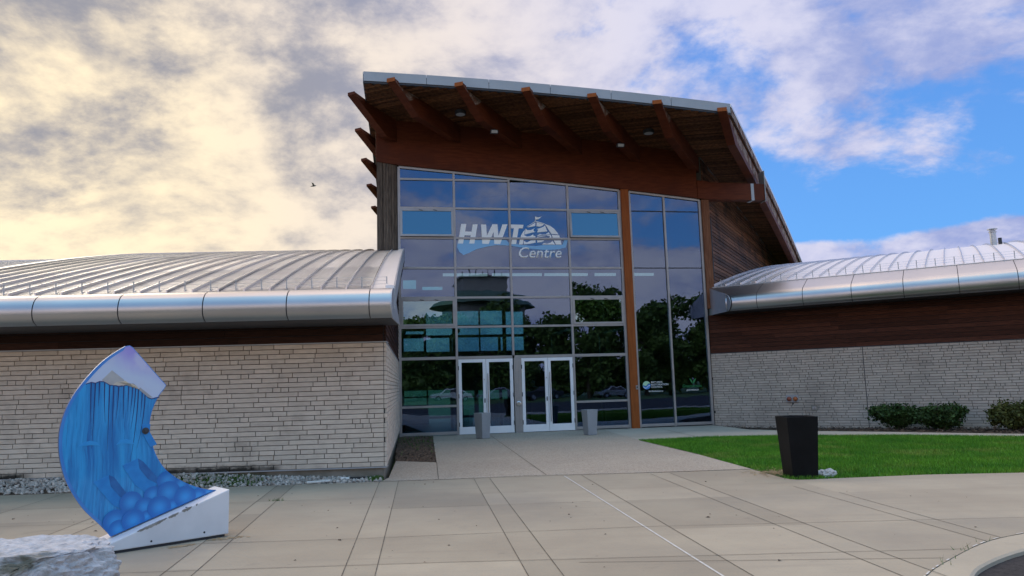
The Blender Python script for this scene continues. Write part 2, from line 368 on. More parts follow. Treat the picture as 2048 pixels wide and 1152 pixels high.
# planting bed along the right wing, falling gently to the wall
b = MB()
bed = [(7.2, 26.9), (7.22, 26.0), (7.45, 24.2), (8.44, 23.0), (10.66, 21.45), (12.79, 19.75), (20, 15.4)]
wl = [RW(-.05, .0, -.12), RW(.1, .0, -.12), RW(.6, .0, -.12), RW(1.6, 0, -.12), RW(4.4, 0, -.12), RW(7.8, 0, -.12), RW(16., 0, -.12)]
for i in range(6): b.add([(*bed[i], -.02), (*bed[i+1], -.02), wl[i+1], wl[i]], [(0, 1, 2, 3)])
b.build('planting_bed', 'soil', None, kind='structure')
sheet('mulch_bed', [(-3.95, 25.12), (-2.80, 25.25), (-1.77, 16.47), (-2.72, 16.99)], -.012, .1, 'soil', kind='structure')
# joints cut in the concrete
b = MB(); w = MB()
def strip(B, p, q, wd, z=.004):
    p, q = V((*p, 0)), V((*q, 0)); t = (q-p).normalized(); s = V((t.y, -t.x, 0))*wd/2
    B.add([p-s+V((0, 0, z)), q-s+V((0, 0, z)), q+s+V((0, 0, z)), p+s+V((0, 0, z))], [(0, 1, 2, 3)])
def ray_ext(p, q, y): t = (y-p[1])/(q[1]-p[1]); return (p[0]+(q[0]-p[0])*t, y)
longs = [((-.77, 13.4), (.07, 6.59), 0), ((-.49, 13.4), (.37, 6.56), 0), ((1.14, 13.45), (1.92, 6.44), 0), ((2.70, 13.41), (3.36, 6.81), 6.1), ((2.35, 13.40), (3.09, 6.26), 5.95),
         ((4.13, 11.39), (4.50, 7.42), 7.40), ((4.50, 10.68), (4.73, 7.58), 7.55), ((-2.43, 13.36), (-1.57, 6.78), 0), ((-2.10, 13.38), (-1.27, 6.74), 0), ((-4.20, 13.3), (-3.26, 6.97), 0),
         ((-3.90, 13.3), (-2.96, 6.93), 0), ((-5.85, 13.1), (-5.13, 7.5), 0), ((-6.12, 13.1), (-5.43, 7.5), 0), ((-7.75, 13.0), (-6.95, 7.5), 0)]
cross = [((-12, 8.25), (-1.78, 8.39)), ((-.65, 7.17), (4.13, 7.12)), ((-4.0, 11.38), (-2.1, 11.46)), ((-1.72, 10.36), (1.0, 10.5))]
def slabs(name, poly, lines, m):
    """one pavement, sawn into slabs along its joints so that each slab can take its own tone"""
    bm = bmesh.new(); f = bm.faces.new([bm.verts.new((x, y, 0)) for x, y in poly]); bm.normal_update()
    for p, q in lines:
        d = V((q[0]-p[0], q[1]-p[1], 0)).normalized()
        bmesh.ops.bisect_plane(bm, geom=bm.verts[:]+bm.edges[:]+bm.faces[:], plane_co=(p[0], p[1], 0), plane_no=(d.y, -d.x, 0))
    inner = [e for e in bm.edges if len(e.link_faces) == 2]; bmesh.ops.split_edges(bm, edges=inner)
    for fc in bm.faces:
        if fc.normal.z < 0: fc.normal_flip()
    k = len(bm.verts); edge = bm.faces[:]
    bmesh.ops.triangulate(bm, faces=bm.faces[:], ngon_method='EAR_CLIP')
    me = bpy.data.meshes.new(name); bm.to_mesh(me); bm.free(); me.materials.append(MATS[m])
    o = link(name, me, None, dict(kind='structure')); return o
slabs('plaza', PLAZA, [(p, q) for p, q, ye in longs]+cross, 'concrete')
b2 = MB(); n_ = len(PLAZA); b2.add([(x, y, -.0005) for x, y in PLAZA]+[(x, y, -.18) for x, y in PLAZA], [(i, (i+1) % n_, n_+(i+1) % n_, n_+i) for i in range(n_)]); b2.build('plaza_edge', 'concrete', None, kind='structure')
for p, q, ye in longs: strip(b, p, ray_ext(p, q, ye if ye else -2.), .0085)
for p, q in [((-12, 8.25), (-1.78, 8.39)), ((-1.78, 8.39), (1.42, 8.61)), ((1.42, 8.61), (6.9, 8.49)), ((-12, 6.95), (-.65, 7.17)), ((-.65, 7.17), (4.13, 7.12)), ((.54, 7.02), (3.74, 6.80)),
             ((-12, 11.1), (-4.0, 11.38)), ((-4.0, 11.38), (-2.1, 11.46)), ((-1.72, 10.36), (1.0, 10.5)), ((-12, 9.75), (-5.3, 9.85)), ((-4.2, 13.05), (-2.4, 13.2))]: strip(b, p, q, .008, .0045)
strip(b, (-.83, 24.6), (.52, 13.63), .014, .009); strip(b, (-1.75, 16.47), (-1.40, 13.44), .014, .009)
strip(b, (4.0, 16.5), (3.42, 20.9), .03, .009)
for p, q in [((5.0, 24.9), (5.2, 21.62)), ((8.2, 22.9), (7.3, 21.4)), ((11.3, 20.9), (10.4, 20.3))]: strip(b, p, q, .02, .006)
strip(b, (-2.42, 13.37), (4.2, 13.63), .02, .008)
b.build('pavement_joints', 'joint', None, kind='structure')
strip(w, (.83, 13.45), ray_ext((.83, 13.45), (1.68, 6.41), -2.), .022)
for i in range(len(smooth_kerb)-16):
    p, q = V(smooth_kerb[i]), V(smooth_kerb[i+1]); n = max(1, int((q-p).length/.45))
    for k in range(n):
        if random.random() < .55 and p.x < 9:
            t0, t1 = (k+.08)/n, (k+.08+.5*random.random()+.3)/n
            strip(w, p.lerp(q, t0), p.lerp(q, min(t1, .98*(k+1)/n)), .014, .006)
w.build('joint_sealant', 'joint_seal', None, kind='structure')

# ---- numpy scatter helpers
def tri_blades(name, pts, hgt, wid, m, lean=.5, **props):
    n = len(pts); pts = np.asarray(pts, float)
    a = RNG.uniform(0, 2*np.pi, n); h = hgt*RNG.uniform(.55, 1.25, n); wv = wid*RNG.uniform(.6, 1.3, n)
    dx, dy = np.cos(a)*wv/2, np.sin(a)*wv/2; la = RNG.uniform(0, 2*np.pi, n); ln = h*lean*RNG.uniform(0, 1, n)
    vs = np.empty((n, 3, 3)); vs[:, 0] = pts; vs[:, 1] = pts; vs[:, 2] = pts
    vs[:, 0, 0] -= dx; vs[:, 0, 1] -= dy; vs[:, 1, 0] += dx; vs[:, 1, 1] += dy
    vs[:, 2, 0] += np.cos(la)*ln; vs[:, 2, 1] += np.sin(la)*ln; vs[:, 2, 2] += h
    me = bpy.data.meshes.new(name); me.from_pydata(vs.reshape(-1, 3).tolist(), [], np.arange(n*3).reshape(-1, 3).tolist()); me.materials.append(MATS[m])
    return link(name, me, None, props)
def inside(poly, x, y):
    c = np.zeros(len(x), bool); n = len(poly)
    for i in range(n):
        x0, y0 = poly[i]; x1, y1 = poly[(i+1) % n]
        if y0 == y1: continue
        k = ((y0 > y) != (y1 > y)) & (x < (x1-x0)*(y-y0)/(y1-y0)+x0); c ^= k
    return c
def scatter(poly, n, bbox):
    x = RNG.uniform(bbox[0], bbox[2], n); y = RNG.uniform(bbox[1], bbox[3], n); k = inside(poly, x, y); return x[k], y[k]
x, y = scatter(lawn, 330000, (3.3, 11.2, 17, 21.7))
keep = ((x-4.42)/.5)**2+((y-12.95)/.45)**2 > RNG.uniform(.5, 1.4, len(x))       # worn patch beside the planter
x, y = x[keep], y[keep]
tri_blades('grass', np.c_[x, y, np.full(len(x), -.014)], .062, .011, 'grass_blade', .9, kind='stuff')
# dry clippings on the worn patch
b = MB()
for k in range(260):
    x = random.gauss(4.40, .20); y = random.gauss(13.05, .22); a = random.uniform(0, 3.14); l = random.uniform(.02, .06); h = random.uniform(-.008, .02)
    c, s = math.cos(a), math.sin(a)
    b.add([(x-c*l+s*.006, y-s*l-c*.006, h), (x-c*l-s*.006, y-s*l+c*.006, h), (x+c*l-s*.006, y+s*l+c*.006, h+.01), (x+c*l+s*.006, y+s*l-c*.006, h+.01)], [(0, 1, 2, 3)])
mat('straw', (.22, .16, .08), (.30, .23, .12), 9, rough=.9, isl=.4)
b.build('dry_clippings', 'straw', None, kind='stuff')
# bark chips in both beds
b = MB()
def chips(poly, n, bbox, zf):
    xs, ys = scatter(poly, n, bbox)
    for x, y in zip(xs, ys):
        a = random.uniform(0, 3.14); l = random.uniform(.02, .055); wd = l*.4; c, s = math.cos(a), math.sin(a); z = zf(x, y); t = random.uniform(-.02, .02)
        b.add([(x-c*l+s*wd, y-s*l-c*wd, z), (x-c*l-s*wd, y-s*l+c*wd, z+.008), (x+c*l-s*wd, y+s*l+c*wd, z+.015+t), (x+c*l+s*wd, y+s*l-c*wd, z+.01+t)], [(0, 1, 2, 3)])
mulch_poly = [(-3.95, 25.12), (-2.80, 25.25), (-1.77, 16.47), (-2.72, 16.99)]
chips(mulch_poly, 9000, (-4, 16.4, -1.7, 25.3), lambda x, y: -.008)
chips([(p[0], p[1]) for p in bed]+[(p.x, p.y) for p in reversed(wl)], 14000, (7, 15, 20, 27), lambda x, y: -.03-.03*max(0., min(1., (x*.515+y*.857-24.5)/3)))
b.build('bark_mulch', 'chip', None, kind='stuff')
xs, ys = scatter(mulch_poly, 700, (-4, 16.4, -1.7, 25.3)); k = RNG.random(len(xs)) < np.clip((ys-18)/6, .05, .8)
tri_blades('ground_cover', np.c_[xs[k], ys[k], np.full(k.sum(), -.01)], .09, .03, 'weed', 1.2, kind='stuff')
# gravel strip under the left wall
bmp = bmesh.new(); bmesh.ops.create_icosphere(bmp, subdivisions=1, radius=1.); PV = [v.co.copy() for v in bmp.verts]; PF = [tuple(v.index for v in f.verts) for f in bmp.faces]; bmp.free()
b = MB(); b.smooth = True
def oedge(u): return .27+.022*max(0., -u-2.6) if u > -7 else .37
def gheight(u, o):
    full = .21 if u < -3.4 else max(.015, .21-.105*(u+3.4)*.62)
    return full*max(0., 1-o/oedge(u))
for k in range(5200):
    u = -11+10.95*random.random(); o = .02+(oedge(u)+.02)*random.random()**1.1
    p = LW(u, o, 0)
    lim = 12.98+.0667*(p.x+8.9)
    if p.y < lim+.02: continue
    if random.random() < .25 and -4.6 < u < -2.: continue
    rr = random.uniform(.016, .042); R = Matrix.Rotation(random.uniform(0, 6.28), 3, V((random.random(), random.random(), random.random()+.01)).normalized())
    sc = V((random.uniform(.8, 1.4), random.uniform(.7, 1.1), random.uniform(.5, .8)))*rr
    z = gheight(u, o)+random.uniform(-.01, .03)
    b.add([R @ V((q.x*sc.x, q.y*sc.y, q.z*sc.z))*random.uniform(.92, 1.08)+V((p.x, p.y, z)) for q in PV], PF)
b.build('gravel', 'pebble', None, kind='stuff')
b = MB()
for i in range(24):
    u0_, u1_ = -12+i*.5, -11.5+i*.5
    b.add([LW(u0_, -.02, gheight(u0_, 0)-.015), LW(u1_, -.02, gheight(u1_, 0)-.015), LW(u1_, oedge(u1_)+.06, -.02), LW(u0_, oedge(u0_)+.06, -.02)], [(0, 1, 2, 3)])
b.build('gravel_bank', 'soil', None, kind='structure')
pts = []
for k in range(2600):
    u = random.choice([random.gauss(-3.6, .5), random.gauss(-2.6, .35), random.gauss(-.15, .06), random.gauss(-4.3, .3)]); o = random.uniform(.04, .30) if u < -.5 else random.uniform(.02, .25)
    if u > -.02: continue
    p = LW(u, o, gheight(u, o)); 
    if p.y > 12.98+.0667*(p.x+8.9)+.03: pts.append(p)
tri_blades('weeds', pts, .07, .018, 'weed', 1.0, kind='stuff')
pts = []
for (x0, y0) in [(3.77, 6.76), (4.05, 7.02), (4.48, 7.39), (3.6, 6.6), (4.2, 7.15)]:
    for k in range(3): pts.append((random.gauss(x0, .045), random.gauss(y0, .045), 0.))
for k in range(40): pts.append((random.gauss(-3.62, .08), random.gauss(11.42, .012), 0.))
for k in range(60): pts.append((random.gauss(4.55, .12), random.gauss(12.2, .05), 0.))
tri_blades('joint_weeds', pts, .045, .008, 'weed', 1.2, kind='stuff')

# grit and blown leaves lying about on the concrete
b = MB(); rg_ = random.Random(9)
for k in range(150):
    y = rg_.uniform(5.5, 13.2); x = rg_.uniform(-8.5, 8.5)
    if not inside(PLAZA, np.array([x]), np.array([y]))[0]: continue
    l = rg_.uniform(.006, .02) if rg_.random() < .9 else rg_.uniform(.022, .04); a = rg_.uniform(0, 6.28); c, s = math.cos(a)*l, math.sin(a)*l; w2 = rg_.uniform(.3, .6)
    b.add([(x-c, y-s, .002), (x+s*w2, y-c*w2, .004+l*.3), (x+c, y+s, .003), (x-s*w2, y+c*w2, .006+l*.2)], [(0, 1, 2, 3)])
b.build('leaf_litter', 'chip', None, kind='stuff')

# ================================================================== entrance hall
hall = thing('entrance_hall', PM, 'tall glazed entrance hall under an oversailing timber roof', 'building')
UX = [-3.87, -1.95, .015, 2.165, 4.12]                     # mullion lines of the main screen
UR = [4.50, 5.83, 7.24]                                     # narrow screen right of the orange post
ZT = [.08, .98, 2.60, 3.66, 4.68, 5.72, 6.78, 7.84, 8.87]
HB = [(-4.65, 9.45), (-3.87, 9.34), (-1.98, 9.19), (.01, 9.01), (2.16, 8.83), (4.14, 8.64), (5.82, 8.47), (7.3, 8.32), (9.9, 8.30)]
def zhead(u):
    for (a, za), (c, zc) in zip(HB, HB[1:]):
        if u <= c: return za+(zc-za)*(u-a)/(c-a)
    return HB[-1][1]
def soff(u, d):  # soffit height over a point of the front
    p = FP(u, d, 0); return ztop(p.dot(RS), p.dot(RA))-.35
# --- header beam and stub
b = MB(); us = [-4.65, -3.87, -1.98, .01, 2.16, 4.14, 5.82, 7.14]
b.prism([FP(u, -.22, zhead(u)) for u in us]+[FP(u, -.22, soff(u, -.2)+.02) for u in reversed(us)], FN*.36)
b.build('header_beam', 'glulam', hall, .008)
b = MB(); b.prism([FP(7.145, -.24, zhead(7.145)-.01), FP(7.60, -.24, 8.29), FP(7.60, -.24, 8.98), FP(7.145, -.24, 9.02)], FN*.40)
b.prism([FP(7.605, -.22, 8.30), FP(9.86, -.22, 8.31), FP(9.86, -.22, 8.93), FP(7.605, -.22, 8.96)], FN*.36)
b.build('stub_beam', 'glulam', hall, .008)
b = MB(); b.box(FP, (9.30, -.235, 8.285), (9.42, .155, 8.935)); b.build('steel_strap', 'metal_fascia', hall, .003)
b = MB(); b.box(FP, (9.862, -.25, 8.27), (9.89, .17, 9.45)); b.build('steel_plate', 'metal_fascia', hall, .003)
# --- posts
b = MB()
for i, (a, c) in enumerate([(-4.62, -4.42), (-4.41, -3.93)]):
    if i == 0: b.box(FP, (a, -.10, 6.0), (c-.005, .10, 9.46))
    else:
        n = 5
        for k in range(n):
            w_ = (c-a)/n; b.box(FP, (a+k*w_+.004, -.10, 6.0), (a+(k+1)*w_-.004, .09+.004*((k*7) % 3), 9.42-.02*k))
b.build('weathered_post', 'board_grey', hall, .004)
b = MB(); b.box(FP, (-4.55, -.12, 5.2), (-3.93, .13, 6.30)); b.build('post_base_flashing', 'metal_fascia', hall, .004)
b = MB(); b.box(FP, (4.165, -.14, -.02), (4.455, .14, zhead(4.3))); b.build('orange_post', 'post_orange', hall, .008)
b = MB(); b.box(FP, (7.29, -.14, 4.2), (7.58, .12, zhead(7.4)-.03)); b.build('brown_post', 'post_brown', hall, .008)
b = MB(); b.tube([FP(7.605, .05, 7.62), FP(7.63, .10, 7.58), FP(7.62, .09, 7.45), FP(7.62, .08, 5.3)], .018, 6); b.build('conduit', 'flash_dark', hall)
b = MB(); b.box(FP, (4.36, .142, 1.35), (4.45, .17, 1.49)); rd_ = b.build('card_reader', 'mullion', hall, .006)
b = MB(); b.box(FP, (4.385, .171, 1.40), (4.425, .176, 1.46)); b.build('keypad', 'flash_dark', rd_)
# --- screen frame (all mullions and transoms of one aluminium screen)
MW = .038
b = MB()
def vbar(u, z0, z1, d0=-.06, d1=.055, w=MW): b.box(FP, (u-w, d0, z0), (u+w, d1, z1))
for i, u in enumerate(UX):
    w = MW if 0 < i < 4 else .045
    if i == 2: vbar(u, 2.655, zhead(u)-.05)
    else: vbar(u, .0, zhead(u)-.045, w=w)
for i in range(4):
    a, c = UX[i], UX[i+1]
    for j, z in enumerate(ZT):
        if j in (0, 1) and i in (1, 2): continue
        if z > min(zhead(a), zhead(c))-.06 and not (z < zhead(a)-.15): continue
        aa = a+MW; cc = c-MW
        if z > zhead(cc)-.08:
            # the top transom dies into the sloping head
            while z > zhead(cc)-.08: cc -= .02
        hh = .036 if j else .05
        if j == 2: hh = .048
        b.box(FP, (aa+.001, -.058, z-hh), (cc-.001, .05, z+hh))
    p = [(a+.002, zhead(a)), (c-.002, zhead(c)), (c-.002, zhead(c)-.085), (a+.002, zhead(a)-.085)]
    b.prism([FP(u, -.062, z-.002) for u, z in p], FN*.122)
for i, u in enumerate(UR): vbar(u, .0, zhead(u)-.045, w=.045 if i != 1 else .036)
for i in range(2):
    a, c = UR[i], UR[i+1]
    b.box(FP, (a+.046, -.058, .03), (c-.046, .05, .13))
    p = [(a+.002, zhead(a)), (c-.002, zhead(c)), (c-.002, zhead(c)-.085), (a+.002, zhead(a)-.085)]
    b.prism([FP(u, -.062, z-.002) for u, z in p], FN*.122)
# door post between the two pairs and jambs
b.box(FP, (.02, -.058, 0), (.285, .048, 2.555)); b.box(FP, (.075, .049, .05), (.145, .056, 2.5)); b.box(FP, (.165, .049, .05), (.235, .056, 2.5))
b.build('screen_frame', 'mullion', hall, .003)
for z in (7.84, 5.72):
    for a, c in ((UR[0], UR[1]), (UR[1], UR[2])): b = MB(); b.box(FP, (a+.047, -.03, z-.016), (c-.047, .022, z+.016)); b.build('butt_joint', 'flash_dark', hall)
b = MB(); b.box(FP, (-4.0, -.12, -.25), (7.4, .05, -.002)); b.build('door_sill', 'foundation', hall)
b = MB(); b.loft([[FP(.15+r*math.cos(t), d, .99+r*math.sin(t)) for t in [k*math.pi/12 for k in range(24)]] for r, d in ((.085, .057), (.085, .078), (.06, .088))]); b.build('door_button', 'steel', hall)
# --- panes
PANES = []
def pane_poly(a, c, z0, z1):
    ta, tc = zhead(a)-.085, zhead(c)-.085
    pts = [(a, z0), (c, z0)]
    if z1 <= min(ta, tc): pts += [(c, z1), (a, z1)]
    else:
        f = lambda u: zhead(u)-.085
        if tc > z0:
            pts.append((c, min(z1, tc)))
        else:
            x = c
            while f(x) < z0+.005: x -= .01
            pts[1] = (x, z0)
        if min(z1, tc) < z1 and ta > z1:
            x = c
            while f(x) < z1: x -= .01
            pts.append((x, z1))
        pts.append((a, min(z1, ta)))
    return pts
def pane(pts, m='glass', tilt=None, name='glass_pane', d=0., par=None):
    b = MB(); cz = sum(z for u, z in pts)/len(pts); cu = sum(u for u, z in pts)/len(pts)
    tx, tz = tilt if tilt else (random.gauss(0, .0022), random.gauss(0, .0022))
    F = lambda u, z, dd: FP(u, d+dd+tx*(u-cu)+tz*(z-cz), z)
    b.prism([F(u, z, -.012) for u, z in pts], FN*.012)
    return b.build(name, m, par or hall)
VENTS = {(0, 6), (0, 3), (3, 6), (3, 3)}
for i in range(4):
    a, c = UX[i]+MW+.001, UX[i+1]-MW-.001
    zz = ZT+[99]
    for j in range(len(ZT)):
        if j in (0, 1) and i in (1, 2): continue
        z0, z1 = zz[j]+.037, zz[j+1]-.037
        if zhead(a)-.1 < z0 + .03: continue
        if (i, j) in VENTS:
            fr = MB(); t = .075; op = .075 if j == 6 else .004; Ft = lambda u, d, z, z1=z1, op=op: FP(u, d+.018+op*(z1-z), z)
            fr.box(Ft, (a, 0, z0), (a+t, .05, z1)); fr.box(Ft, (c-t, 0, z0), (c, .05, z1)); fr.box(Ft, (a+t, 0.001, z0), (c-t, .049, z0+t)); fr.box(Ft, (a+t, .001, z1-t), (c-t, .049, z1))
            vt = fr.build('vent_window', 'mullion', hall, .004)
            p = MB(); p.prism([Ft(u, .012, z) for u, z in [(a+t, z0+t), (c-t, z0+t), (c-t, z1-t), (a+t, z1-t)]], FN*.012); p.build('vent_pane', 'glass_vent', vt)
            for q in (.35, .62): p = MB(); p.tube([Ft(a+(c-a)*q, .055, z1-.03), Ft(a+(c-a)*(q+.07), .06, z1-.055)], .012, 5); p.build('hinge', 'flash_dark', vt)
        else: pane(pane_poly(a, c, z0, z1))
for i in range(2):
    a, c = UR[i]+.047, UR[i+1]-.047
    for z0, z1 in ((.132, 5.703), (5.737, 7.823), (7.857, 99)): pane(pane_poly(a, c, z0, z1))
# --- doors: two pairs of white framed glass leaves
def leaf(u0_, u1_, swing):
    z0, z1 = .02, 2.545; st, tr, br = .105, .11, .24
    b = MB()
    b.box(FP, (u0_, -.03, z0), (u0_+st, .045, z1)); b.box(FP, (u1_-st, -.03, z0), (u1_, .045, z1))
    b.box(FP, (u0_+st, -.029, z0), (u1_-st, .044, z0+br)); b.box(FP, (u0_+st, -.029, z1-tr), (u1_-st, .044, z1))
    d = b.build('door', 'door_metal', hall, .004)
    p = MB(); p.prism([FP(u, .0, z) for u, z in [(u0_+st, z0+br), (u1_-st, z0+br), (u1_-st, z1-tr), (u0_+st, z1-tr)]], FN*.012); p.build('door_glass', 'glass', d)
    ms = u1_-.052 if swing < 0 else u0_+.052
    h = MB()
    if swing > 0:
        h.tube([FP(ms, .10, .35), FP(ms, .10, 2.05)], .017, 8)
        for z in (.62, 1.85): h.tube([FP(ms, .04, z), FP(ms, .10, z)], .012, 6)
    else:
        h.tube([FP(ms+.0, .045, 1.85), FP(ms, .075, 1.85)], .02, 8)
    h.build('pull_handle', 'steel', d)
    k = MB(); k.box(FP, (ms-.02, .0455, 1.06), (ms+.02, .056, 1.20)); k.build('lock', 'flash_dark' if swing < 0 else 'steel', d)
    hu = u0_-.0 if swing < 0 else u1_
    for z in (.35, 1.3, 2.25): q = MB(); q.tube([FP(hu, .06, z-.07), FP(hu, .06, z+.07)], .014, 6); q.build('hinge', 'flash_dark', d)
leaf(-1.905, -.965, -1); leaf(-.955, -.018, 1)
leaf(.29, 1.212, -1); leaf(1.222, 2.122, 1)
# --- writing and marks on the glass
LOGO = {
'H': [[(-1.71, 7.29), (-1.53, 7.29), (-1.58, 7.02), (-1.35, 7.02), (-1.3, 7.28), (-1.13, 7.28), (-1.26, 6.59), (-1.44, 6.59), (-1.38, 6.88), (-1.6, 6.88), (-1.66, 6.59), (-1.84, 6.59)]],
'W': [[(-1.01, 7.28), (-0.83, 7.28), (-0.81, 6.87), (-0.6, 7.29), (-0.42, 7.29), (-0.4, 6.87), (-0.24, 7.29), (-0.06, 7.29), (-0.34, 6.58), (-0.55, 6.58), (-0.57, 7.01), (-0.75, 6.58), (-0.98, 6.58)]],
'T': [[(0.02, 7.29), (0.52, 7.28), (0.49, 7.15), (0.34, 7.15), (0.23, 6.58), (0.05, 6.58), (0.17, 7.15), (0.02, 7.15)]],
'sail': [[(0.33, 6.57), (0.37, 6.74), (0.42, 6.9), (0.5, 7.03), (0.56, 7.1), (0.54, 6.9), (0.5, 6.72), (0.47, 6.57)], [(0.96, 7.37), (0.64, 7.19), (0.8, 7.21), (0.94, 7.24)], [(1.0, 7.38), (1.13, 7.34), (1.27, 7.31), (1.22, 7.26), (1.11, 7.22), (0.99, 7.23)], [(0.59, 7.14), (0.66, 7.09), (0.77, 7.09), (0.93, 7.16), (0.87, 7.1), (0.9, 7.04), (0.95, 7.03), (0.55, 6.93), (0.57, 7.04)], [(1.0, 7.13), (1.13, 7.17), (1.25, 7.22), (1.3, 7.27), (1.38, 7.05), (1.19, 7.03), (1.05, 7.01), (1.0, 7.02), (1.06, 7.11), (1.01, 7.12)], [(0.54, 6.9), (0.63, 6.86), (0.75, 6.87), (0.86, 6.94), (0.87, 6.89), (0.94, 6.87), (0.94, 6.81), (0.52, 6.81)], [(1.0, 6.89), (1.1, 6.95), (1.19, 6.93), (1.31, 6.94), (1.43, 7.02), (1.48, 6.94), (1.26, 6.92), (1.0, 6.88)], [(1.01, 6.85), (1.26, 6.89), (1.5, 6.92), (1.53, 6.81), (1.44, 6.81), (1.48, 6.87), (1.35, 6.89), (1.0, 6.82)], [(1.3, 7.32), (1.48, 7.26), (1.64, 7.14), (1.75, 7.0), (1.79, 6.93), (1.68, 6.95), (1.53, 6.95), (1.41, 7.14)], [(1.54, 6.92), (1.81, 6.91), (1.84, 6.82), (1.57, 6.81)], [(0.51, 6.69), (0.62, 6.64), (0.76, 6.71), (0.94, 6.72), (0.94, 6.64), (0.71, 6.59), (0.51, 6.57)], [(1.0, 6.72), (1.27, 6.72), (1.16, 6.66), (1.0, 6.64)], [(1.16, 6.57), (1.25, 6.62), (1.36, 6.6), (1.48, 6.64), (1.56, 6.7), (1.65, 6.57)], [(1.61, 6.72), (1.86, 6.72), (1.89, 6.57), (1.68, 6.57)], [(0.95, 7.59), (1.02, 7.57), (1.08, 7.56), (1.19, 7.59), (1.12, 7.53), (1.05, 7.48), (0.96, 7.48), (0.96, 7.4), (0.94, 7.4)], [(0.96, 7.42), (0.99, 7.42), (1.3, 7.33), (1.29, 7.31), (0.97, 7.4)], [(0.96, 7.42), (0.98, 7.41), (0.64, 7.21), (0.63, 7.22)]],
'swoosh': [[(-1.86, 6.55), (-1.81, 6.72), (-0.13, 6.73), (-0.04, 6.64), (0.32, 6.57), (0.64, 6.53), (0.94, 6.51), (1.25, 6.55), (1.62, 6.56), (1.91, 6.56), (2.0, 6.74), (2.13, 6.74), (2.04, 6.47), (1.8, 6.4), (1.33, 6.37), (0.87, 6.4), (0.41, 6.46), (-0.04, 6.53), (-0.5, 6.54), (-0.84, 6.48), (-1.18, 6.39), (-1.45, 6.26), (-1.65, 6.18), (-1.79, 6.29), (-1.87, 6.45)]],
}
def decal(name, polys, m, d=.004, th=.003):
    bm = bmesh.new()
    for pl in polys:
        f = bm.faces.new([bm.verts.new(FP(u, d, z)-PM) for u, z in pl])
    bm.normal_update(); bmesh.ops.triangulate(bm, faces=bm.faces[:], ngon_method='EAR_CLIP')
    ex = bmesh.ops.extrude_face_region(bm, geom=bm.faces[:]); bmesh.ops.translate(bm, verts=[e for e in ex['geom'] if isinstance(e, bmesh.types.BMVert)], vec=FN*th)
    bmesh.ops.recalc_face_normals(bm, faces=bm.faces[:])
    me = bpy.data.meshes.new(name); bm.to_mesh(me); bm.free(); me.materials.append(MATS[m]); return link(name, me, hall)
sw = [p for p in LOGO['swoosh'][0]]
decal('wave_mark', [sw], 'vinyl_blue', .012, .003)
decal('lettering', LOGO['H']+LOGO['W']+LOGO['T'], 'vinyl_white', .018)
decal('ship_emblem', LOGO['sail'], 'vinyl_white', .018)
def text(body, u0_, u1_, z, h, m, shear=0., bold=0., name='lettering'):
    c = bpy.data.curves.new(name, 'FONT'); c.body = body; c.shear = shear; c.offset = bold; c.extrude = 0.; c.resolution_u = 3
    o = bpy.data.objects.new(name, c); COL.objects.link(o); bpy.context.view_layer.update()
    dg = bpy.context.evaluated_depsgraph_get(); me = bpy.data.meshes.new_from_object(o.evaluated_get(dg)); bpy.data.objects.remove(o)
    xs = [v.co.x for v in me.vertices]; ys = [v.co.y for v in me.vertices]; x0, x1 = min(xs), max(xs)
    H = max(ys)-min(0, 0)
    for v in me.vertices:
        q = FP(u0_+(v.co.x-x0)/(x1-x0)*(u1_-u0_), .019, z+v.co.y/H*h)-PM; v.co = q
    me.materials.clear(); me.materials.append(MATS[m]); me.update()
    so_ = link(name, me, hall); md = so_.modifiers.new('thickness', 'SOLIDIFY'); md.thickness = .002
    return so_
text('Centre', .32, 1.88, 6.09, .385, 'vinyl_white', .22, .006)
text('BAY AREA', 4.99, 5.42, 1.555, .062, 'vinyl_text', 0, .01)
text('RESTORATION', 4.985, 5.63, 1.468, .062, 'vinyl_text', 0, .01)
text('COUNCIL', 4.99, 5.41, 1.385, .062, 'vinyl_text', 0, .01)
text('hamiltonharbour.ca', 4.88, 5.42, 1.245, .055, 'vinyl_text', .15, .012)
text('Greenventure', 6.17, 6.90, 1.365, .11, 'vinyl_green', .1, .008)
text('greenventure.ca', 6.31, 6.77, 1.25, .05, 'vinyl_text', 0, .012)
cc, cr = (4.815, 1.485), .145
ring = lambda r, a0, a1, n: [(cc[0]+r*math.cos(a0+(a1-a0)*k/n), cc[1]+r*math.sin(a0+(a1-a0)*k/n)) for k in range(n+1)]
wavy = lambda dz: [(cc[0]-cr*.98+2*cr*.98*k/16, cc[1]+dz+.045*math.sin(k/16*2*math.pi+2.6)) for k in range(17)]
top = [(u, z) for u, z in ring(cr, rad(18), rad(200), 26)]
decal('round_emblem', [top+[(u, z) for u, z in wavy(.02) if (u-cc[0])**2+(z-cc[1])**2 < (cr*.97)**2]], 'vinyl_mint', .014)
decal('round_emblem', [ring(cr, rad(200), rad(378), 26)+[(u, z) for u, z in reversed(wavy(.005)) if (u-cc[0])**2+(z-cc[1])**2 < (cr*.97)**2]], 'vinyl_sea', .014)
wv = [p for p in wavy(-.05) if (p[0]-cc[0])**2+(p[1]-cc[1])**2 < (cr*.95)**2]
decal('round_emblem', [wv+[(u, z-.018) for u, z in reversed(wv)]], 'vinyl_text', .018)
decal('leaf_emblem', [[(6.44, 1.68), (6.50, 1.66), (6.555, 1.56), (6.545, 1.49), (6.50, 1.56)], [(6.575, 1.49), (6.58, 1.60), (6.63, 1.66), (6.70, 1.67), (6.65, 1.57)]], 'vinyl_green', .014)

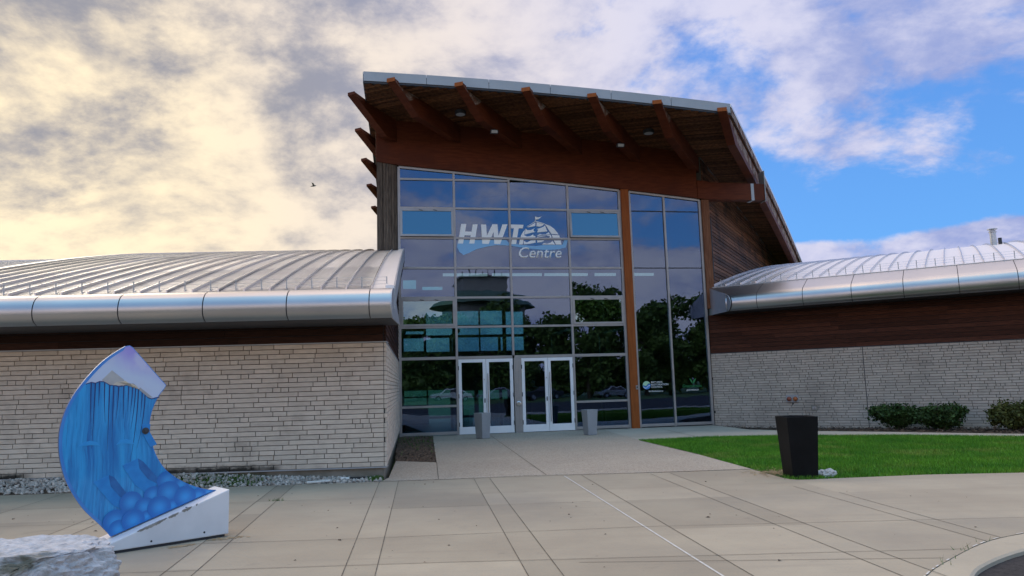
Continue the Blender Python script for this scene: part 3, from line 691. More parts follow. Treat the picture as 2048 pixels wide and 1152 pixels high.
# --- main roof
def sr(p): return p.dot(RS), p.dot(RA)
FLs, FLr = -13.62, 17.72; FRs, FRr = -3.64, 23.79
BLs, BLr = sr(FP(-4.35, -16, 0)); BRs, BRr = -3.64, 47.2
def grid(a, t):
    fs, fr = FLs+(FRs-FLs)*a, FLr+(FRr-FLr)*a; bs, br = BLs+(BRs-BLs)*a, BLr+(BRr-BLr)*a
    return fs+(bs-fs)*t, fr+(br-fr)*t
NA, NT = 24, 24
def roof_sheet(d0, d1):
    b = MB()
    vs = [RP(*grid(i/NA, j/NT), dz) for dz in (d1, d0) for j in range(NT+1) for i in range(NA+1)]; n = NA+1; o = (NT+1)*n; fs = []
    for j in range(NT):
        for i in range(NA):
            k = j*n+i; fs += [(k, k+1, k+n+1, k+n), (o+k, o+k+n, o+k+n+1, o+k+1)]
    for i in range(NA): fs += [(i+1, i, o+i, o+i+1), (NT*n+i, NT*n+i+1, o+NT*n+i+1, o+NT*n+i)]
    for j in range(NT): fs += [(j*n, (j+1)*n, o+(j+1)*n, o+j*n), ((j+1)*n+NA, j*n+NA, o+j*n+NA, o+(j+1)*n+NA)]
    b.add(vs, fs); return b
roof_sheet(-.05, 0.).build('roof', 'metal_roof', hall)
roof_sheet(-.33, -.06).build('roof_deck', 'flash_dark', hall)
def edge_band(p, q, off, d0, d1, th, n=20):
    b = MB(); rings = []
    for k in range(n+1):
        s, r = p[0]+(q[0]-p[0])*k/n, p[1]+(q[1]-p[1])*k/n
        rings.append([RP(s, r, d0)+off, RP(s, r, d0)+off*(1+th), RP(s, r, d1)+off*(1+th), RP(s, r, d1)+off])
    b.loft(rings); return b
fl, fr_ = (FLs, FLr), (FRs, FRr)
ft = (RP(FRs, FRr, 0)-RP(FLs, FLr, 0)); ft.z = 0; ft.normalize(); fout = V((ft.y, -ft.x, 0))
b = MB()
for k in range(6):
    g0, g1 = k/6+.0006, (k+1)/6-.0006
    q0 = (FLs+(FRs-FLs)*g0, FLr+(FRr-FLr)*g0); q1 = (FLs+(FRs-FLs)*g1, FLr+(FRr-FLr)*g1)
    e = edge_band(q0, q1, fout*.006, -.27, .03, 3., 5); b.add(e.v, e.f)
b.build('roof_fascia', 'metal_fascia', hall)
edge_band((FLs, FLr), (BLs, BLr), -RS*.006, -.30, .03, 3.).build('roof_fascia', 'metal_fascia', hall)
edge_band((FRs, FRr), (BRs, BRr), RS*.006, -.07, .03, 5.).build('roof_fascia', 'metal_roof', hall)
edge_band((FRs+.0, FRr+.1), (BRs, BRr), RS*.006, -.33, -.075, 2.5).build('edge_board', 'glulam_weathered', hall)
# soffit boards, bay by bay between rafters
S0 = -12.82; DS = 1.79
b = MB(); dz0, dz1 = -.35, -.332
r = 16.9
def soff_span(r):
    # the stretch of s under the roof at distance r
    t = (r-FLr)/(FRr-FLr); smax = FRs if t >= 1 else FLs+(FRs-FLs)*t
    smin = FLs+(BLs-FLs)*max(0., (r-FLr)/(BLr-FLr)) if r > FLr else FLs
    if r > BLr: smin = BLs+(BRs-BLs)*(r-BLr)/(BRr-BLr)
    return max(smin, -16.5 if r < 30 else -9), smax-.02
while r < 46.8:
    a, c = soff_span(r)
    if c-a > .1:
        cuts = [a]+[S0+DS*i for i in range(-2, 7) if a < S0+DS*i < c]+[c]
        for s0_, s1_ in zip(cuts, cuts[1:]):
            if r > 31 and s1_ < -6.5: continue
            j = random.uniform(-.004, .004); rings = []
            for k in range(4):
                s = s0_+(s1_-s0_)*k/3
                rings.append([RP(s, r+.006, dz0+j), RP(s, r+.122, dz0+j), RP(s, r+.122, dz1), RP(s, r+.006, dz1)])
            b.loft(rings)
    r += .135
b.build('soffit', 'soffit_wood', hall)
# rafters
def rafter(sc, r_tip, r_end, hw=.14, tip=1.35, d=-.97):
    secs = [(r_tip, -.20, -.30), (r_tip+.02, -.20, -.31), (r_tip+tip, -.352, d)]
    rr = r_tip+tip+1.2
    while rr < r_end: secs.append((rr, -.352, d)); rr += 1.2
    secs.append((r_end, -.352, d))
    b = MB(); rings = []
    for k, (r, t, bt) in enumerate(secs):
        if 0 < k and r < r_tip+.3: t = -.22
        z = lambda dz: RP(sc, r, dz).z
        rings.append([(*(RP(sc-hw, r, 0)).xy, z(bt)), (*(RP(sc+hw, r, 0)).xy, z(bt)), (*(RP(sc+hw, r, 0)).xy, z(t)), (*(RP(sc-hw, r, 0)).xy, z(t))])
    b.loft(rings); return b.build('rafter', 'glulam', hall, .006)
for i in range(6):
    sc = S0+DS*i; rt = FLr+(FRr-FLr)*(sc-FLs)/(FRs-FLs)-.16
    # how far in: to the front wall (first ones) or the whole roof (last two)
    p = RS*sc; k = (PM-FN*.3-p).dot(FN)/RA.dot(FN)
    re = k if i < 4 else 46.8
    if i == 5: sc += .02
    rafter(sc, rt, re)
    e = MB(); e.box(lambda a, c, z, sc=sc, rt=rt: RP(sc+a, rt+c, z), (-.15, -.012, -.31), (.15, -.002, -.185)); e.build('rafter_cap', 'post_orange', hall)
# weathered outer faces of the rafters at their exposed tips
for i in range(6):
    sc = S0+DS*i+.1415+(.02 if i == 5 else 0); rt = FLr+(FRr-FLr)*(S0+DS*i-FLs)/(FRs-FLs)-.16
    rings = []; n = 12; L = 1.25 if i < 5 else 22.
    for k in range(n+1):
        q = k/n; hi = -.235 if q == 0 else -.36
        lo = hi-.02-.30*math.sin(math.pi*min(1., q+.12))**.7*(1 if i < 5 else 1.)
        if i == 5: lo = max(-.80, -.30-.45*min(1., q*L/1.3))
        lo = max(lo, -.29-.66*min(1., q*L/1.35))
        rings.append([RP(sc, rt+.06+q*L, lo), RP(sc+.003, rt+.06+q*L, lo), RP(sc+.003, rt+.06+q*L, max(hi, lo+.01)), RP(sc, rt+.06+q*L, max(hi, lo+.01))])
    b = MB(); b.loft(rings); b.build('weathered_face', 'glulam_weathered', hall)
# rafter tails on the left edge
for k, ut in enumerate([-5.42, -5.30, -5.16, -5.00, -4.84]):
    sc = S0-DS*(k+1); base = RS*sc
    # r where the tail tip meets the line u = ut
    r = ((PM+FX*ut)-base).dot(FX)/RA.dot(FX); r2 = ((PM+FX*(-4.2))-base).dot(FX)/RA.dot(FX)
    p = base+RA*r; rr_ = (p-PM).dot(FN)
    r_end = max(r+1.6, r2+.3)
    if k == 0: r_end = r+4.
    rafter(sc, r, r_end, tip=1.75, d=-1.12)
# --- side walls, rear wall, inside
SDIR = az(28.)
b = MB(); z = 4.4
side0 = FP(7.44, -.10, 0)
def side_end(z):
    t = 24.
    while t > .3:
        p = side0+SDIR*t; s, r = sr(p)
        if ztop(s, r)-.36 > z+.15: return t
        t -= .2
    return 0
sn = V((SDIR.y, -SDIR.x, 0))
while z < 9.9:
    t = side_end(z)
    if t > .3:
        j = random.uniform(-.006, .006)
        for t0, t1 in ((0, t*.45), (t*.45+.004, t)):
            b.hexa([side0+SDIR*t0+V((0, 0, z)), side0+SDIR*t1+V((0, 0, z)), side0+SDIR*t1+sn*(.05+j)+V((0, 0, z)), side0+SDIR*t0+sn*(.05+j)+V((0, 0, z)),
                    side0+SDIR*t0+V((0, 0, z+.13)), side0+SDIR*t1+V((0, 0, z+.13)), side0+SDIR*t1+sn*(.035+j)+V((0, 0, z+.13)), side0+SDIR*t0+sn*(.035+j)+V((0, 0, z+.13))])
    z += .145
b.build('side_cladding', 'siding', hall)
b = MB()
for k in range(12):
    t0, t1 = k*1.5, (k+1)*1.5
    q0, q1 = side0+SDIR*t0, side0+SDIR*t1
    z0, z1 = ztop(*sr(q0))-.34, ztop(*sr(q1))-.34
    b.hexa([q0+V((0, 0, 0)), q1, q1-sn*.2, q0-sn*.2, q0+V((0, 0, z0)), q1+V((0, 0, z1)), q1-sn*.2+V((0, 0, z1)), q0-sn*.2+V((0, 0, z0))])
b.build('side_wall', 'interior', hall)
b = MB()
for k in range(8):
    d0, d1 = -k*1.9, -(k+1)*1.9; zz0, zz1 = soff(-4.5, d0)+.02, soff(-4.5, d1)+.02
    b.hexa([FP(-4.6, d0-.11, 0), FP(-4.6, d1-.11, 0), FP(-4.35, d1-.11, 0), FP(-4.35, d0-.11, 0), FP(-4.6, d0-.11, zz0), FP(-4.6, d1-.11, zz1), FP(-4.35, d1-.11, zz1), FP(-4.35, d0-.11, zz0)])
b.build('side_wall', 'board_grey', hall)
# rear wall with its windows
RDp = -14.2
holes = [(-3.35, -2.25, 3.55, 4.62), (-2.12, -.72, 3.40, 5.66), (-.52, 2.02, 3.40, 5.68), (2.2, 3.18, 3.40, 5.62), (-3.40, -.80, .12, 1.48), (-.2, .9, .12, 1.4), (1.2, 2.2, .9, 1.4), (-3.32, -2.62, 6.88, 7.38), (-2.3, -1.2, 6.82, 7.02)]
us_ = sorted({-4.35, 18.6}|{h[0] for h in holes}|{h[1] for h in holes}); zs_ = sorted({0., 9.2}|{h[2] for h in holes}|{h[3] for h in holes})
b = MB()
for a, c in zip(us_, us_[1:]):
    for z0, z1 in zip(zs_, zs_[1:]):
        um, zm = (a+c)/2, (z0+z1)/2
        if any(h[0] < um < h[1] and h[2] < zm < h[3] for h in holes): continue
        if z1 < 7.39: b.box(FP, (a, RDp-.2, z0), (c, RDp, z1))
        else:
            n = max(1, int((c-a)/1.5))
            for q in range(n):
                ua, ub = a+(c-a)*q/n, a+(c-a)*(q+1)/n; ta, tb = max(z0+.05, soff(ua, RDp)+.05), max(z0+.05, soff(ub, RDp)+.05)
                b.hexa([FP(ua, RDp-.2, z0), FP(ub, RDp-.2, z0), FP(ub, RDp, z0), FP(ua, RDp, z0), FP(ua, RDp-.2, ta), FP(ub, RDp-.2, tb), FP(ub, RDp, tb), FP(ua, RDp, ta)])
b.build('rear_wall', 'interior', hall)
for h in holes:
    wn = MB(); wn.box(FP, (h[0], RDp-.09, h[2]), (h[1], RDp-.08, h[3])); wo = wn.build('rear_window', 'glass_rear', hall)
    m_ = MB(); n = max(1, round((h[1]-h[0])/1.25))
    for k in range(1, n): u = h[0]+(h[1]-h[0])*k/n; m_.box(FP, (u-.04, RDp-.12, h[2]), (u+.04, RDp+.02, h[3]))
    m_.box(FP, (h[0], RDp-.12, (h[2]+h[3])/2+.3), (h[1], RDp+.02, (h[2]+h[3])/2+.37)); m_.build('window_bar', 'frame_dark', wo)
b = MB(); b.box(FP, (-4.35, RDp, -.2), (18.6, -.13, -.005)); b.build('floor', 'interior_floor', hall)
# inner porch: dark aluminium frame with a second set of doors
b = MB()
for d in (-3.2,):
    for u in (-3.7, -1.85, .05, 2.2, 4.15): b.box(FP, (u-.05, d-.05, 0), (u+.05, d+.05, 3.55))
    for z in (2.35, 3.56): b.box(FP, (-3.76, d-.045, z-.05), (4.2, d+.045, z+.05))
    for u in (-.9, 1.15): b.box(FP, (u-.08, d-.04, 0), (u+.08, d+.04, 2.3))
for u in (-3.7, -1.85, 2.2, 4.15): b.box(FP, (u-.04, -3.15, 3.50), (u+.04, -.1, 3.6))
b.build('porch_frame', 'frame_dark', hall)
for (a, c) in ((-1.95, -.09), (.12, 2.25), (2.38, 4.27), (4.6, 5.53), (6.27, 7.26)):
    b = MB(); b.box(FP, (a, -5.12, 6.20), (c, -5.0, 6.31)); b.build('tube_light', 'tube_light', hall)
b = MB(); b.box(FP, (-4.3, -9.0, 0), (-2.4, -8.4, .45)); b.box(FP, (-4.3, -9.05, .45), (-2.4, -8.95, .85)); b.build('bench', 'frame_dark', hall)
# gallery edge seen through the upper glass
b = MB(); b.box(FP, (-4.3, -10.2, 3.05), (15, -10., 3.3)); b.box(FP, (-4.3, -10.12, 2.2), (15, -10.05, 2.28)); b.build('gallery_beam', 'frame_dark', hall)
# soffit lamps
for (x, y) in ((-1.57, 23.98), (4.91, 24.86)):
    p = V((x, y, 0)); s, r_q = sr(p); z = ztop(s, r_q)-.35
    b = MB(); b.tube([(x, y, z), (x, y, z-.12)], .19, 20); lo = b.build('round_downlight', 'flash_dark', hall)
    b = MB(); b.tube([(x, y, z-.121), (x, y, z-.132)], .15, 20); b.build('lens', 'lens', lo)
for (x, y) in ((-.452, 23.95), (3.86, 24.65)):
    p = V((x, y, 0)); s, r_q = sr(p); zb = ztop(s, r_q)-1.10
    F = lambda a, c, z, x=x, y=y, zb=zb: V((x, y, zb))+FX*a+FN*(c+z*.5)+V((0, 0, z-.25*c))
    b = MB(); b.box(F, (-.13, -.06, -.02), (.13, .07, .10)); b.tube([F(0, 0, .10), F(0, -.1, .28)], .02, 6); lo = b.build('floodlight', 'flash_dark', hall, .01)
    b = MB(); b.box(F, (-.10, .0705, 0.0), (.10, .078, .085)); b.build('lens', 'lens', lo)

# ================================================================== the two low wings
def brick_face(F, ulen, z0, course, ncourse, mean, ulo=0., mj=.0095, skip=None):
    """stone courses laid out one by one on the plane F(u, out, z); u runs from ulo to ulen"""
    b = MB(); f = 0
    for i in range(ncourse):
        u = ulo-random.uniform(0, mean)
        za, zb = z0+i*course+mj*.45, z0+(i+1)*course-mj*.45
        while u < ulen:
            l = mean*random.choice([.32, .55, .8, .95, 1.1, 1.2, 1.3])*random.uniform(.9, 1.1)
            a, c = max(u, ulo), min(u+l, ulen); u += l
            if ulen-c < .16: c = ulen; u = ulen
            if c-a < .05: continue
            if skip and skip((a+c)/2, (za+zb)/2): continue
            o = random.uniform(-.002, .004); e = .003
            b.add([F(a, -.02, za), F(c-mj, -.02, za), F(c-mj, -.02, zb), F(a, -.02, zb), F(a, .012+o, za), F(c-mj, .012+o, za), F(c-mj, .012+o, zb), F(a, .012+o, zb),
                   F(a+e, .022+o, za+e), F(c-mj-e, .022+o, za+e), F(c-mj-e, .022+o, zb-e), F(a+e, .022+o, zb-e)],
                  [(0, 1, 5, 4), (1, 2, 6, 5), (2, 3, 7, 6), (3, 0, 4, 7), (4, 5, 9, 8), (5, 6, 10, 9), (6, 7, 11, 10), (7, 4, 8, 11), (8, 9, 10, 11)])
    return b
def boards(F, u0_, u1_, z0, z1, h, seg=3.2):
    b = MB(); z = z0
    while z < z1-.02:
        u = u0_-random.uniform(0, seg)
        while u < u1_:
            a, c = max(u, u0_), min(u+seg, u1_); u += seg
            if c-a < .03: continue
            j = random.uniform(-.003, .003); zt = min(z+h-.012, z1)
            b.hexa([F(a, -.02, z), F(c-.004, -.02, z), F(c-.004, .026+j, z), F(a, .026+j, z), F(a, -.02, zt), F(c-.004, -.02, zt), F(c-.004, .012+j, zt), F(a, .012+j, zt)])
        z += h
    return b
# ---------------- left wing
lw = thing('brick_wing', L0, 'low left wing of pale stone courses behind the blue sculpture', 'building')
ULEFT = -16.
SIDE = az(-7.6)                                            # its return wall runs back to the glass
cor = LW(0, 0, 0); SN = V((math.cos(rad(7.6)), math.sin(rad(7.6)), 0))
def LS(t, o, z): return cor+SIDE*t+SN*o+V((0, 0, z))
zb, nC = .232, 26; crs = (2.475-zb)/nC
b = brick_face(LW, -.02, zb, crs, nC, .46, ULEFT); e = brick_face(LS, 11.5, zb, crs, nC, .40, -.0); b.add(e.v, e.f); b.build('stone_wall', 'brick', lw)
e = brick_face(LS, 11.45, 2.6, crs, 13, .3, 10.6); e.build('stone_pier', 'brick', lw)
b = MB(); b.hexa([LW(ULEFT, -.3, zb), LW(-.01, -.3, zb), LW(-.01, -.008, zb), LW(ULEFT, -.008, zb), LW(ULEFT, -.3, 2.47), LW(-.01, -.3, 2.47), LW(-.01, -.008, 2.47), LW(ULEFT, -.008, 2.47)])
b.hexa([LS(.12, -.3, zb), LS(11.5, -.3, zb), LS(11.5, -.008, zb), LS(.02, -.008, zb), LS(.12, -.3, 2.47), LS(11.5, -.3, 2.47), LS(11.5, -.008, 2.47), LS(.02, -.008, 2.47)])
b.build('mortar', 'mortar', lw)
b = MB(); b.box(LW, (ULEFT, -.3, 2.476), (.03, .03, 2.497)); b.box(LS, (.03, -.3, 2.476), (11.5, .03, 2.4965)); b.box(LW, (ULEFT, -.25, zb-.022), (.02, .03, zb-.001)); b.build('flashing', 'metal_fascia', lw)
b = MB(); b.box(LW, (ULEFT, -.35, -.3), (-.05, -.03, zb-.02)); b.box(LS, (.12, -.35, -.3), (11.5, -.04, zb-.02)); b.build('foundation', 'foundation', lw)
# grime along the lowest course
mg = MATS['brick'].copy(); mg.name = 'brick_grimy'; MATS['brick_grimy'] = mg
_t = mg.node_tree; h = G(_t); bs = next(n for n in _t.nodes if n.type == 'BSDF_PRINCIPLED'); src = bs.inputs['Base Color'].links[0].from_socket
tc = h.n('ShaderNodeTexCoord').outputs['Object']; zz = h.sep(tc)[2]; xx = h.sep(tc)[0]
zn = h.m('ADD', zz, h.m('MULTIPLY', h.m('SUBTRACT', h.noise(h.v('MULTIPLY', tc, (1., 1., 2.)), 9., 6, .7), .5), .16))
gm = h.m('MULTIPLY', h.ramp(zn, .375, .262), h.ramp(h.noise(h.v('MULTIPLY', tc, (1., 1., .0)), .9, 2), .36, .50))
gm = h.m('MULTIPLY', gm, h.ramp(xx, -1.35, -1.75))
h.put(bs.inputs['Base Color'], h.mix(gm, src, (.035, .031, .026)))
w_ = bpy.data.objects['stone_wall']; w_.data.materials[0] = mg
b = boards(LW, ULEFT, -.03, 2.50, 2.86, .135); 
zq = 2.50
while zq < 6.0:
    d_ = 0.
    while 3.26+.283*d_-.0034*d_*d_ < zq+.135 and d_ < 13: d_ += .05
    if d_-.95 < 11.2: e = boards(LS, max(.02, d_-.95), 11.4, zq, zq+.134, .135); b.add(e.v, e.f)
    zq += .135
b.build('cladding', 'cladding', lw)
b = MB(); b.hexa([LW(ULEFT, -.3, 2.5), LW(-.03, -.3, 2.5), LW(-.03, -.021, 2.5), LW(ULEFT, -.021, 2.5), LW(ULEFT, -.3, 3.3), LW(-.03, -.3, 3.3), LW(-.03, -.021, 3.3), LW(ULEFT, -.021, 3.3)])
b.hexa([LS(.12, -.3, 2.5), LS(11.4, -.3, 2.5), LS(11.4, -.021, 2.5), LS(.03, -.021, 2.5), LS(.12, -.3, 3.3), LS(11.4, -.3, 6.0), LS(11.4, -.021, 6.0), LS(.03, -.021, 3.3)])
b.build('backing_wall', 'flash_dark', lw)
SL = az(-7.5)
def lroof(u, d, dz=0.):
    p = LW(u, .90, 0)+SL*d; return V((p.x, p.y, 3.360+.283*d-.0034*d*d+dz))
PROF_L = [(.90, 3.357), (1.02, 3.347), (1.14, 3.325), (1.24, 3.275), (1.31, 3.19), (1.345, 3.07), (1.335, 2.96), (1.285, 2.875), (1.19, 2.815), (1.05, 2.785), (.60, 2.76), (-.02, 2.745)]
def panel(F, prof, ua, ub, name, m, par, ofs=0., skew=None, th=.012):
    b = MB(); b.smooth = False; n = len(prof); rings = []
    fine = []
    for (o0, z0), (o1, z1) in zip(prof, prof[1:]):
        fine += [(o0, z0), ((o0+o1)/2, (z0+z1)/2)]
    fine.append(prof[-1]); fine = prof
    for u in (ua, ub):
        sk = (lambda o: u+(skew(o) if skew and u == ua else 0))
        rings.append([F(sk(o), o-ofs, z) for o, z in fine])
    # normals of the profile, for the sheet's inner face
    k = len(fine); nrm = []
    for i in range(k):
        (oa, za), (ob_, zb_) = fine[max(i-1, 0)], fine[min(i+1, k-1)]; L = math.hypot(ob_-oa, zb_-za) or 1; nrm.append(((zb_-za)/L, -(ob_-oa)/L))
    inn = [(o+n[0]*th, z+n[1]*th) for (o, z), n in zip(fine, nrm)]
    ri = []
    for u in (ua, ub):
        sk = (lambda o: u+(skew(o) if skew and u == ua else 0))
        ri.append([F(sk(o), o-ofs, z) for o, z in inn])
    b.smooth = True; b.add(rings[0]+rings[1], [(j, j+1, k+j+1, k+j) for j in range(k-1)])
    b.add(ri[0]+ri[1], [(j+1, j, k+j, k+j+1) for j in range(k-1)])
    b.smooth = False
    for q in (0, 1): b.add(rings[q]+ri[q], [(j, j+1, k+j+1, k+j) if q == 0 else (j+1, j, k+j, k+j+1) for j in range(k-1)])
    b.add([rings[0][-1], rings[1][-1], ri[1][-1], ri[0][-1]], [(0, 1, 2, 3)])
    return b.build(name, m, par)
def spline(pts, n=4):
    out = []
    P = [V((*p, 0)) for p in pts]
    for i in range(len(P)-1):
        p0, p1, p2, p3 = P[max(i-1, 0)], P[i], P[i+1], P[min(i+2, len(P)-1)]
        for k in range(n):
            t = k/n; q = .5*((2*p1)+(p2-p0)*t+(2*p0-5*p1+4*p2-p3)*t*t+(3*p1-p0-3*p2+p3)*t**3); out.append((q.x, q.y))
    out.append(pts[-1]); return out
PL = spline(PROF_L[:9], 3); SOFF_L = [(1.17, 2.812), (.60, 2.80), (-.02, 2.79)]
uj = [-.10-1.372*k for k in range(0, 12)]
panel(LW, PL, -.092, .255, 'eave_panel', 'metal_eave', lw)
for a, c in zip(uj[1:], uj): panel(LW, PL, a+.009, c-.009, 'eave_panel', 'metal_eave', lw)
panel(LW, SOFF_L, ULEFT, .25, 'eave_soffit', 'flash_dark', lw, .0)
panel(LW, [(o-.02, z) for o, z in PL], ULEFT, .24, 'eave_backing', 'flash_dark', lw, .0)
cap = MB(); cap.prism([LW(.256, o, z) for o, z in PL+SOFF_L], LD*.02); cap.build('eave_end_cap', 'metal_plain', lw)
# standing seam roof
def vault(fn, u0_, u1_, dmax, seams, name, m, par, nd=22, sh=.055, u0f=None):
    b = MB(); b.smooth = True; ds = [dmax*k/nd for k in range(nd+1)]; us_ = [u0_]+[s for s in seams if u0_ < s < u1_]+[u1_]
    vs = [fn(u, d) for d in ds for u in us_]; n = len(us_)
    b.add(vs, [(j*n+i, j*n+i+1, (j+1)*n+i+1, (j+1)*n+i) for j in range(nd) for i in range(n-1)])
    b.smooth = False
    for s in us_[1:-1]:
        rings = [[fn(s-.012, d, -.01), fn(s+.012, d, -.01), fn(s+.011, d, sh), fn(s-.011, d, sh)] for d in [.03]+ds[1:]]
        b.loft(rings)
    b.mi = [0]*(nd*(n-1))+[1]*(len(b.f)-nd*(n-1)); ob = b.build(name, [m, 'metal_rib_shaded'], par); return ob
SPL = .4392
seamsL = [-.115-SPL*k for k in range(0, 60)]
vault(lroof, -9.0, .13, 16.5, seamsL, 'roof', 'metal_roof', lw)
vault(lambda u, d, dz=0.: lroof(u, d, dz-.16), -24., -9.05, 16.5, seamsL, 'roof', 'metal_roof_sky_tint', lw)
def rake(fn, u, w_, lo, hi, dmax, name, m):
    b = MB(); b.loft([[fn(u, d, lo), fn(u+w_, d, lo), fn(u+w_, d, hi), fn(u, d, hi)] for d in [dmax*k/20 for k in range(21)]]); return b.build(name, m, lw)
rake(lroof, .125, .145, -.02, .055, 12.9, 'rake_trim', 'metal_roof')
rake(lroof, .272, .022, -.36, .04, 12.9, 'rake_trim', 'metal_plain')
rake(lroof, -9.1, .20, -.25, .05, 16., 'rake_trim', 'metal_roof')
# eave line and snow guard
def snow_guard(fn, us_posts, d, hgt, rails, par, tilt):
    b = MB()
    for u in us_posts:
        p0, p1 = fn(u, d), fn(u, d+tilt, hgt); q = fn(u, d+.10, .005)
        t = fn(u+.02, d)-fn(u, d)
        b.hexa([p0-t*.5, p0+t*.5, q+t*.5, q-t*.5, p0-t*.5+V((0, 0, .012)), p0+t*.5+V((0, 0, .012)), q+t*.5+V((0, 0, .012)), q-t*.5+V((0, 0, .012))])
        b.hexa([p0-t*.45, p0+t*.45, p0+t*.45+SL*.012, p0-t*.45+SL*.012, p1-t*.45, p1+t*.45, p1+t*.45+SL*.012, p1-t*.45+SL*.012])
    for r in rails: b.tube([fn(us_posts[0], d+tilt*r, hgt*r), fn(us_posts[-1], d+tilt*r, hgt*r)], .0035, 5)
    return b.build('snow_guard', 'metal_plain', par)
snow_guard(lroof, [-.115-SPL*(k+.42) for k in range(-1, 22)], .22, .185, (.28, .62, .95), lw, -.02)
# ---------------- right wing
rw = thing('brick_wing', W0, 'low right wing of stone courses behind the lawn and shrubs', 'building')
URT = 17.
zb, nC = -.10, 31; crs = (2.55-zb)/nC
b = brick_face(lambda u, o, z: RW(u, o, z), URT, zb, crs, nC, .36, -.06, skip=lambda u, z: abs(u-4.99) < .0)
b.build('stone_wall', 'brick_far', rw)
b = MB(); b.hexa([RW(-.1, -.35, zb), RW(URT, -.35, zb), RW(URT, -.008, zb), RW(-.1, -.008, zb), RW(-.1, -.35, 2.55), RW(URT, -.35, 2.55), RW(URT, -.008, 2.55), RW(-.1, -.008, 2.55)]); b.build('mortar', 'mortar', rw)
b = MB(); b.box(RW, (-.05, -.3, 2.551), (URT, .03, 2.572)); b.box(RW, (-.02, -.2, zb-.03), (URT, .03, zb-.001)); b.build('flashing', 'flash_dark', rw)
b = MB(); b.box(RW, (4.975, -.0, zb), (4.995, .033, 2.55)); b.build('movement_joint', 'flash_dark', rw)
b = MB(); b.box(RW, (-.1, -.35, -.5), (URT, -.02, zb-.031)); b.build('foundation', 'foundation', rw)
boards(RW, -.06, URT, 2.575, 3.95, .145).build('cladding', 'cladding_red', rw)
b = MB(); b.box(RW, (-.1, -.35, 2.56), (URT, -.021, 4.95)); b.build('backing_wall', 'flash_dark', rw)
SR = az(31)
def rroof(u, d, dz=0.):
    p = RW(u, .0, 0)+SR*d; return V((p.x, p.y, 4.985+.232*d-.0036*d*d+dz))
PR = [(0., 4.975), (1.02, 4.585)]+spline([(1.06, 4.565), (1.15, 4.51), (1.225, 4.42), (1.265, 4.31), (1.27, 4.20), (1.245, 4.10), (1.19, 4.02), (1.11, 3.965)], 3); SOFF_R = [(1.09, 3.962), (0., 3.95)]
uj = [-.0, .97]+[1.98+1.478*k for k in range(0, 11)]
sk = lambda o: o*.877
panel(RW, PR, .0, .972+0, 'eave_panel', 'metal_eave', rw, skew=lambda o: min(o*.877, .93))
panel(RW, SOFF_R, .0, URT, 'eave_soffit', 'flash_dark', rw, skew=sk)
for a, c in zip(uj[1:], uj[2:]):
    panel(RW, PR, a+.010 if a > 1. else a+.004, c-.010, 'eave_panel', 'metal_eave', rw, skew=(lambda o: max(0., o*.877-.93)) if a < 1 else None)
panel(RW, [(max(o-.02, -.01), z-.012 if z > 4.5 else z) for o, z in PR], .0, URT, 'eave_backing', 'flash_dark', rw, skew=sk)
cap = MB(); cap.prism([RW(sk(o)-.004, o, z) for o, z in PR+SOFF_R], -FX*.012); cap.build('eave_end_cap', 'metal_plain', rw)
b = MB(); b.tube([rroof(.02, -.01, -.004), rroof(URT, -.01, -.004)], .016, 6); b.build('eave_trim', 'metal_plain', rw)
seamsR = [.11+.532*k for k in range(0, 34)]
vault(rroof, .02, URT, 17., seamsR, 'roof', 'metal_roof', rw, sh=.075)
snow_guard(rroof, [.40+.532*k for k in range(0, 31)], .30, .24, (.3, .63, .95), rw, -.02)
# vent pipes standing on the roof
for u, d, r, h, z_ in ((9.32, 9.0, .115, .62, 0), (9.56, 9.3, .07, .36, 0)):
    p = rroof(u, d, -.1); b = MB(); b.tube([p, p+V((0, 0, h))], r, 14)
    vp_ = b.build('vent_pipe', 'metal_plain' if r > .1 else 'flash_dark', rw)
    if r > .1:
        q = MB()
        for zz, rr in ((h+.0, .15), (h+.06, .12), (h+.12, .19)): q.tube([p+V((0, 0, zz)), p+V((0, 0, zz+.03))], rr, 16)
        q.tube([p+V((0, 0, h)), p+V((0, 0, h+.13))], .07, 10); q.build('pipe_cap', 'metal_plain', vp_)
# fire hose inlet and valve box on the wall
b = MB(); b.box(RW, (2.46, .028, .77), (2.87, .05, 1.02)); inl = b.build('hose_inlet', 'metal_fascia', rw, .006)
for u, m in ((2.565, 'brass'), (2.765, 'brass_b')):
    b = MB(); b.loft([[RW(u+r*math.cos(t), o, .885+r*math.sin(t)) for t in [k*math.pi/10 for k in range(20)]] for r, o in ((.078, .051), (.078, .075), (.07, .10), (.07, .125), (.03, .135))]); b.build('inlet_cap', m, inl)
b = MB(); b.tube([RW(2.67, .04, .77), RW(2.67, .04, .71)], .02, 8); b.build('drip_pipe', 'flash_dark', inl)
b = MB(); b.box(RW, (3.25, .026, .485), (3.45, .040, .655)); vb = b.build('valve_box', 'foundation', rw, .004)
b = MB(); b.box(RW, (3.28, .0405, .515), (3.42, .046, .625)); b.tube([RW(3.35, .046, .57), RW(3.35, .075, .56)], .02, 8); b.build('box_lid', 'mullion', vb, .003)

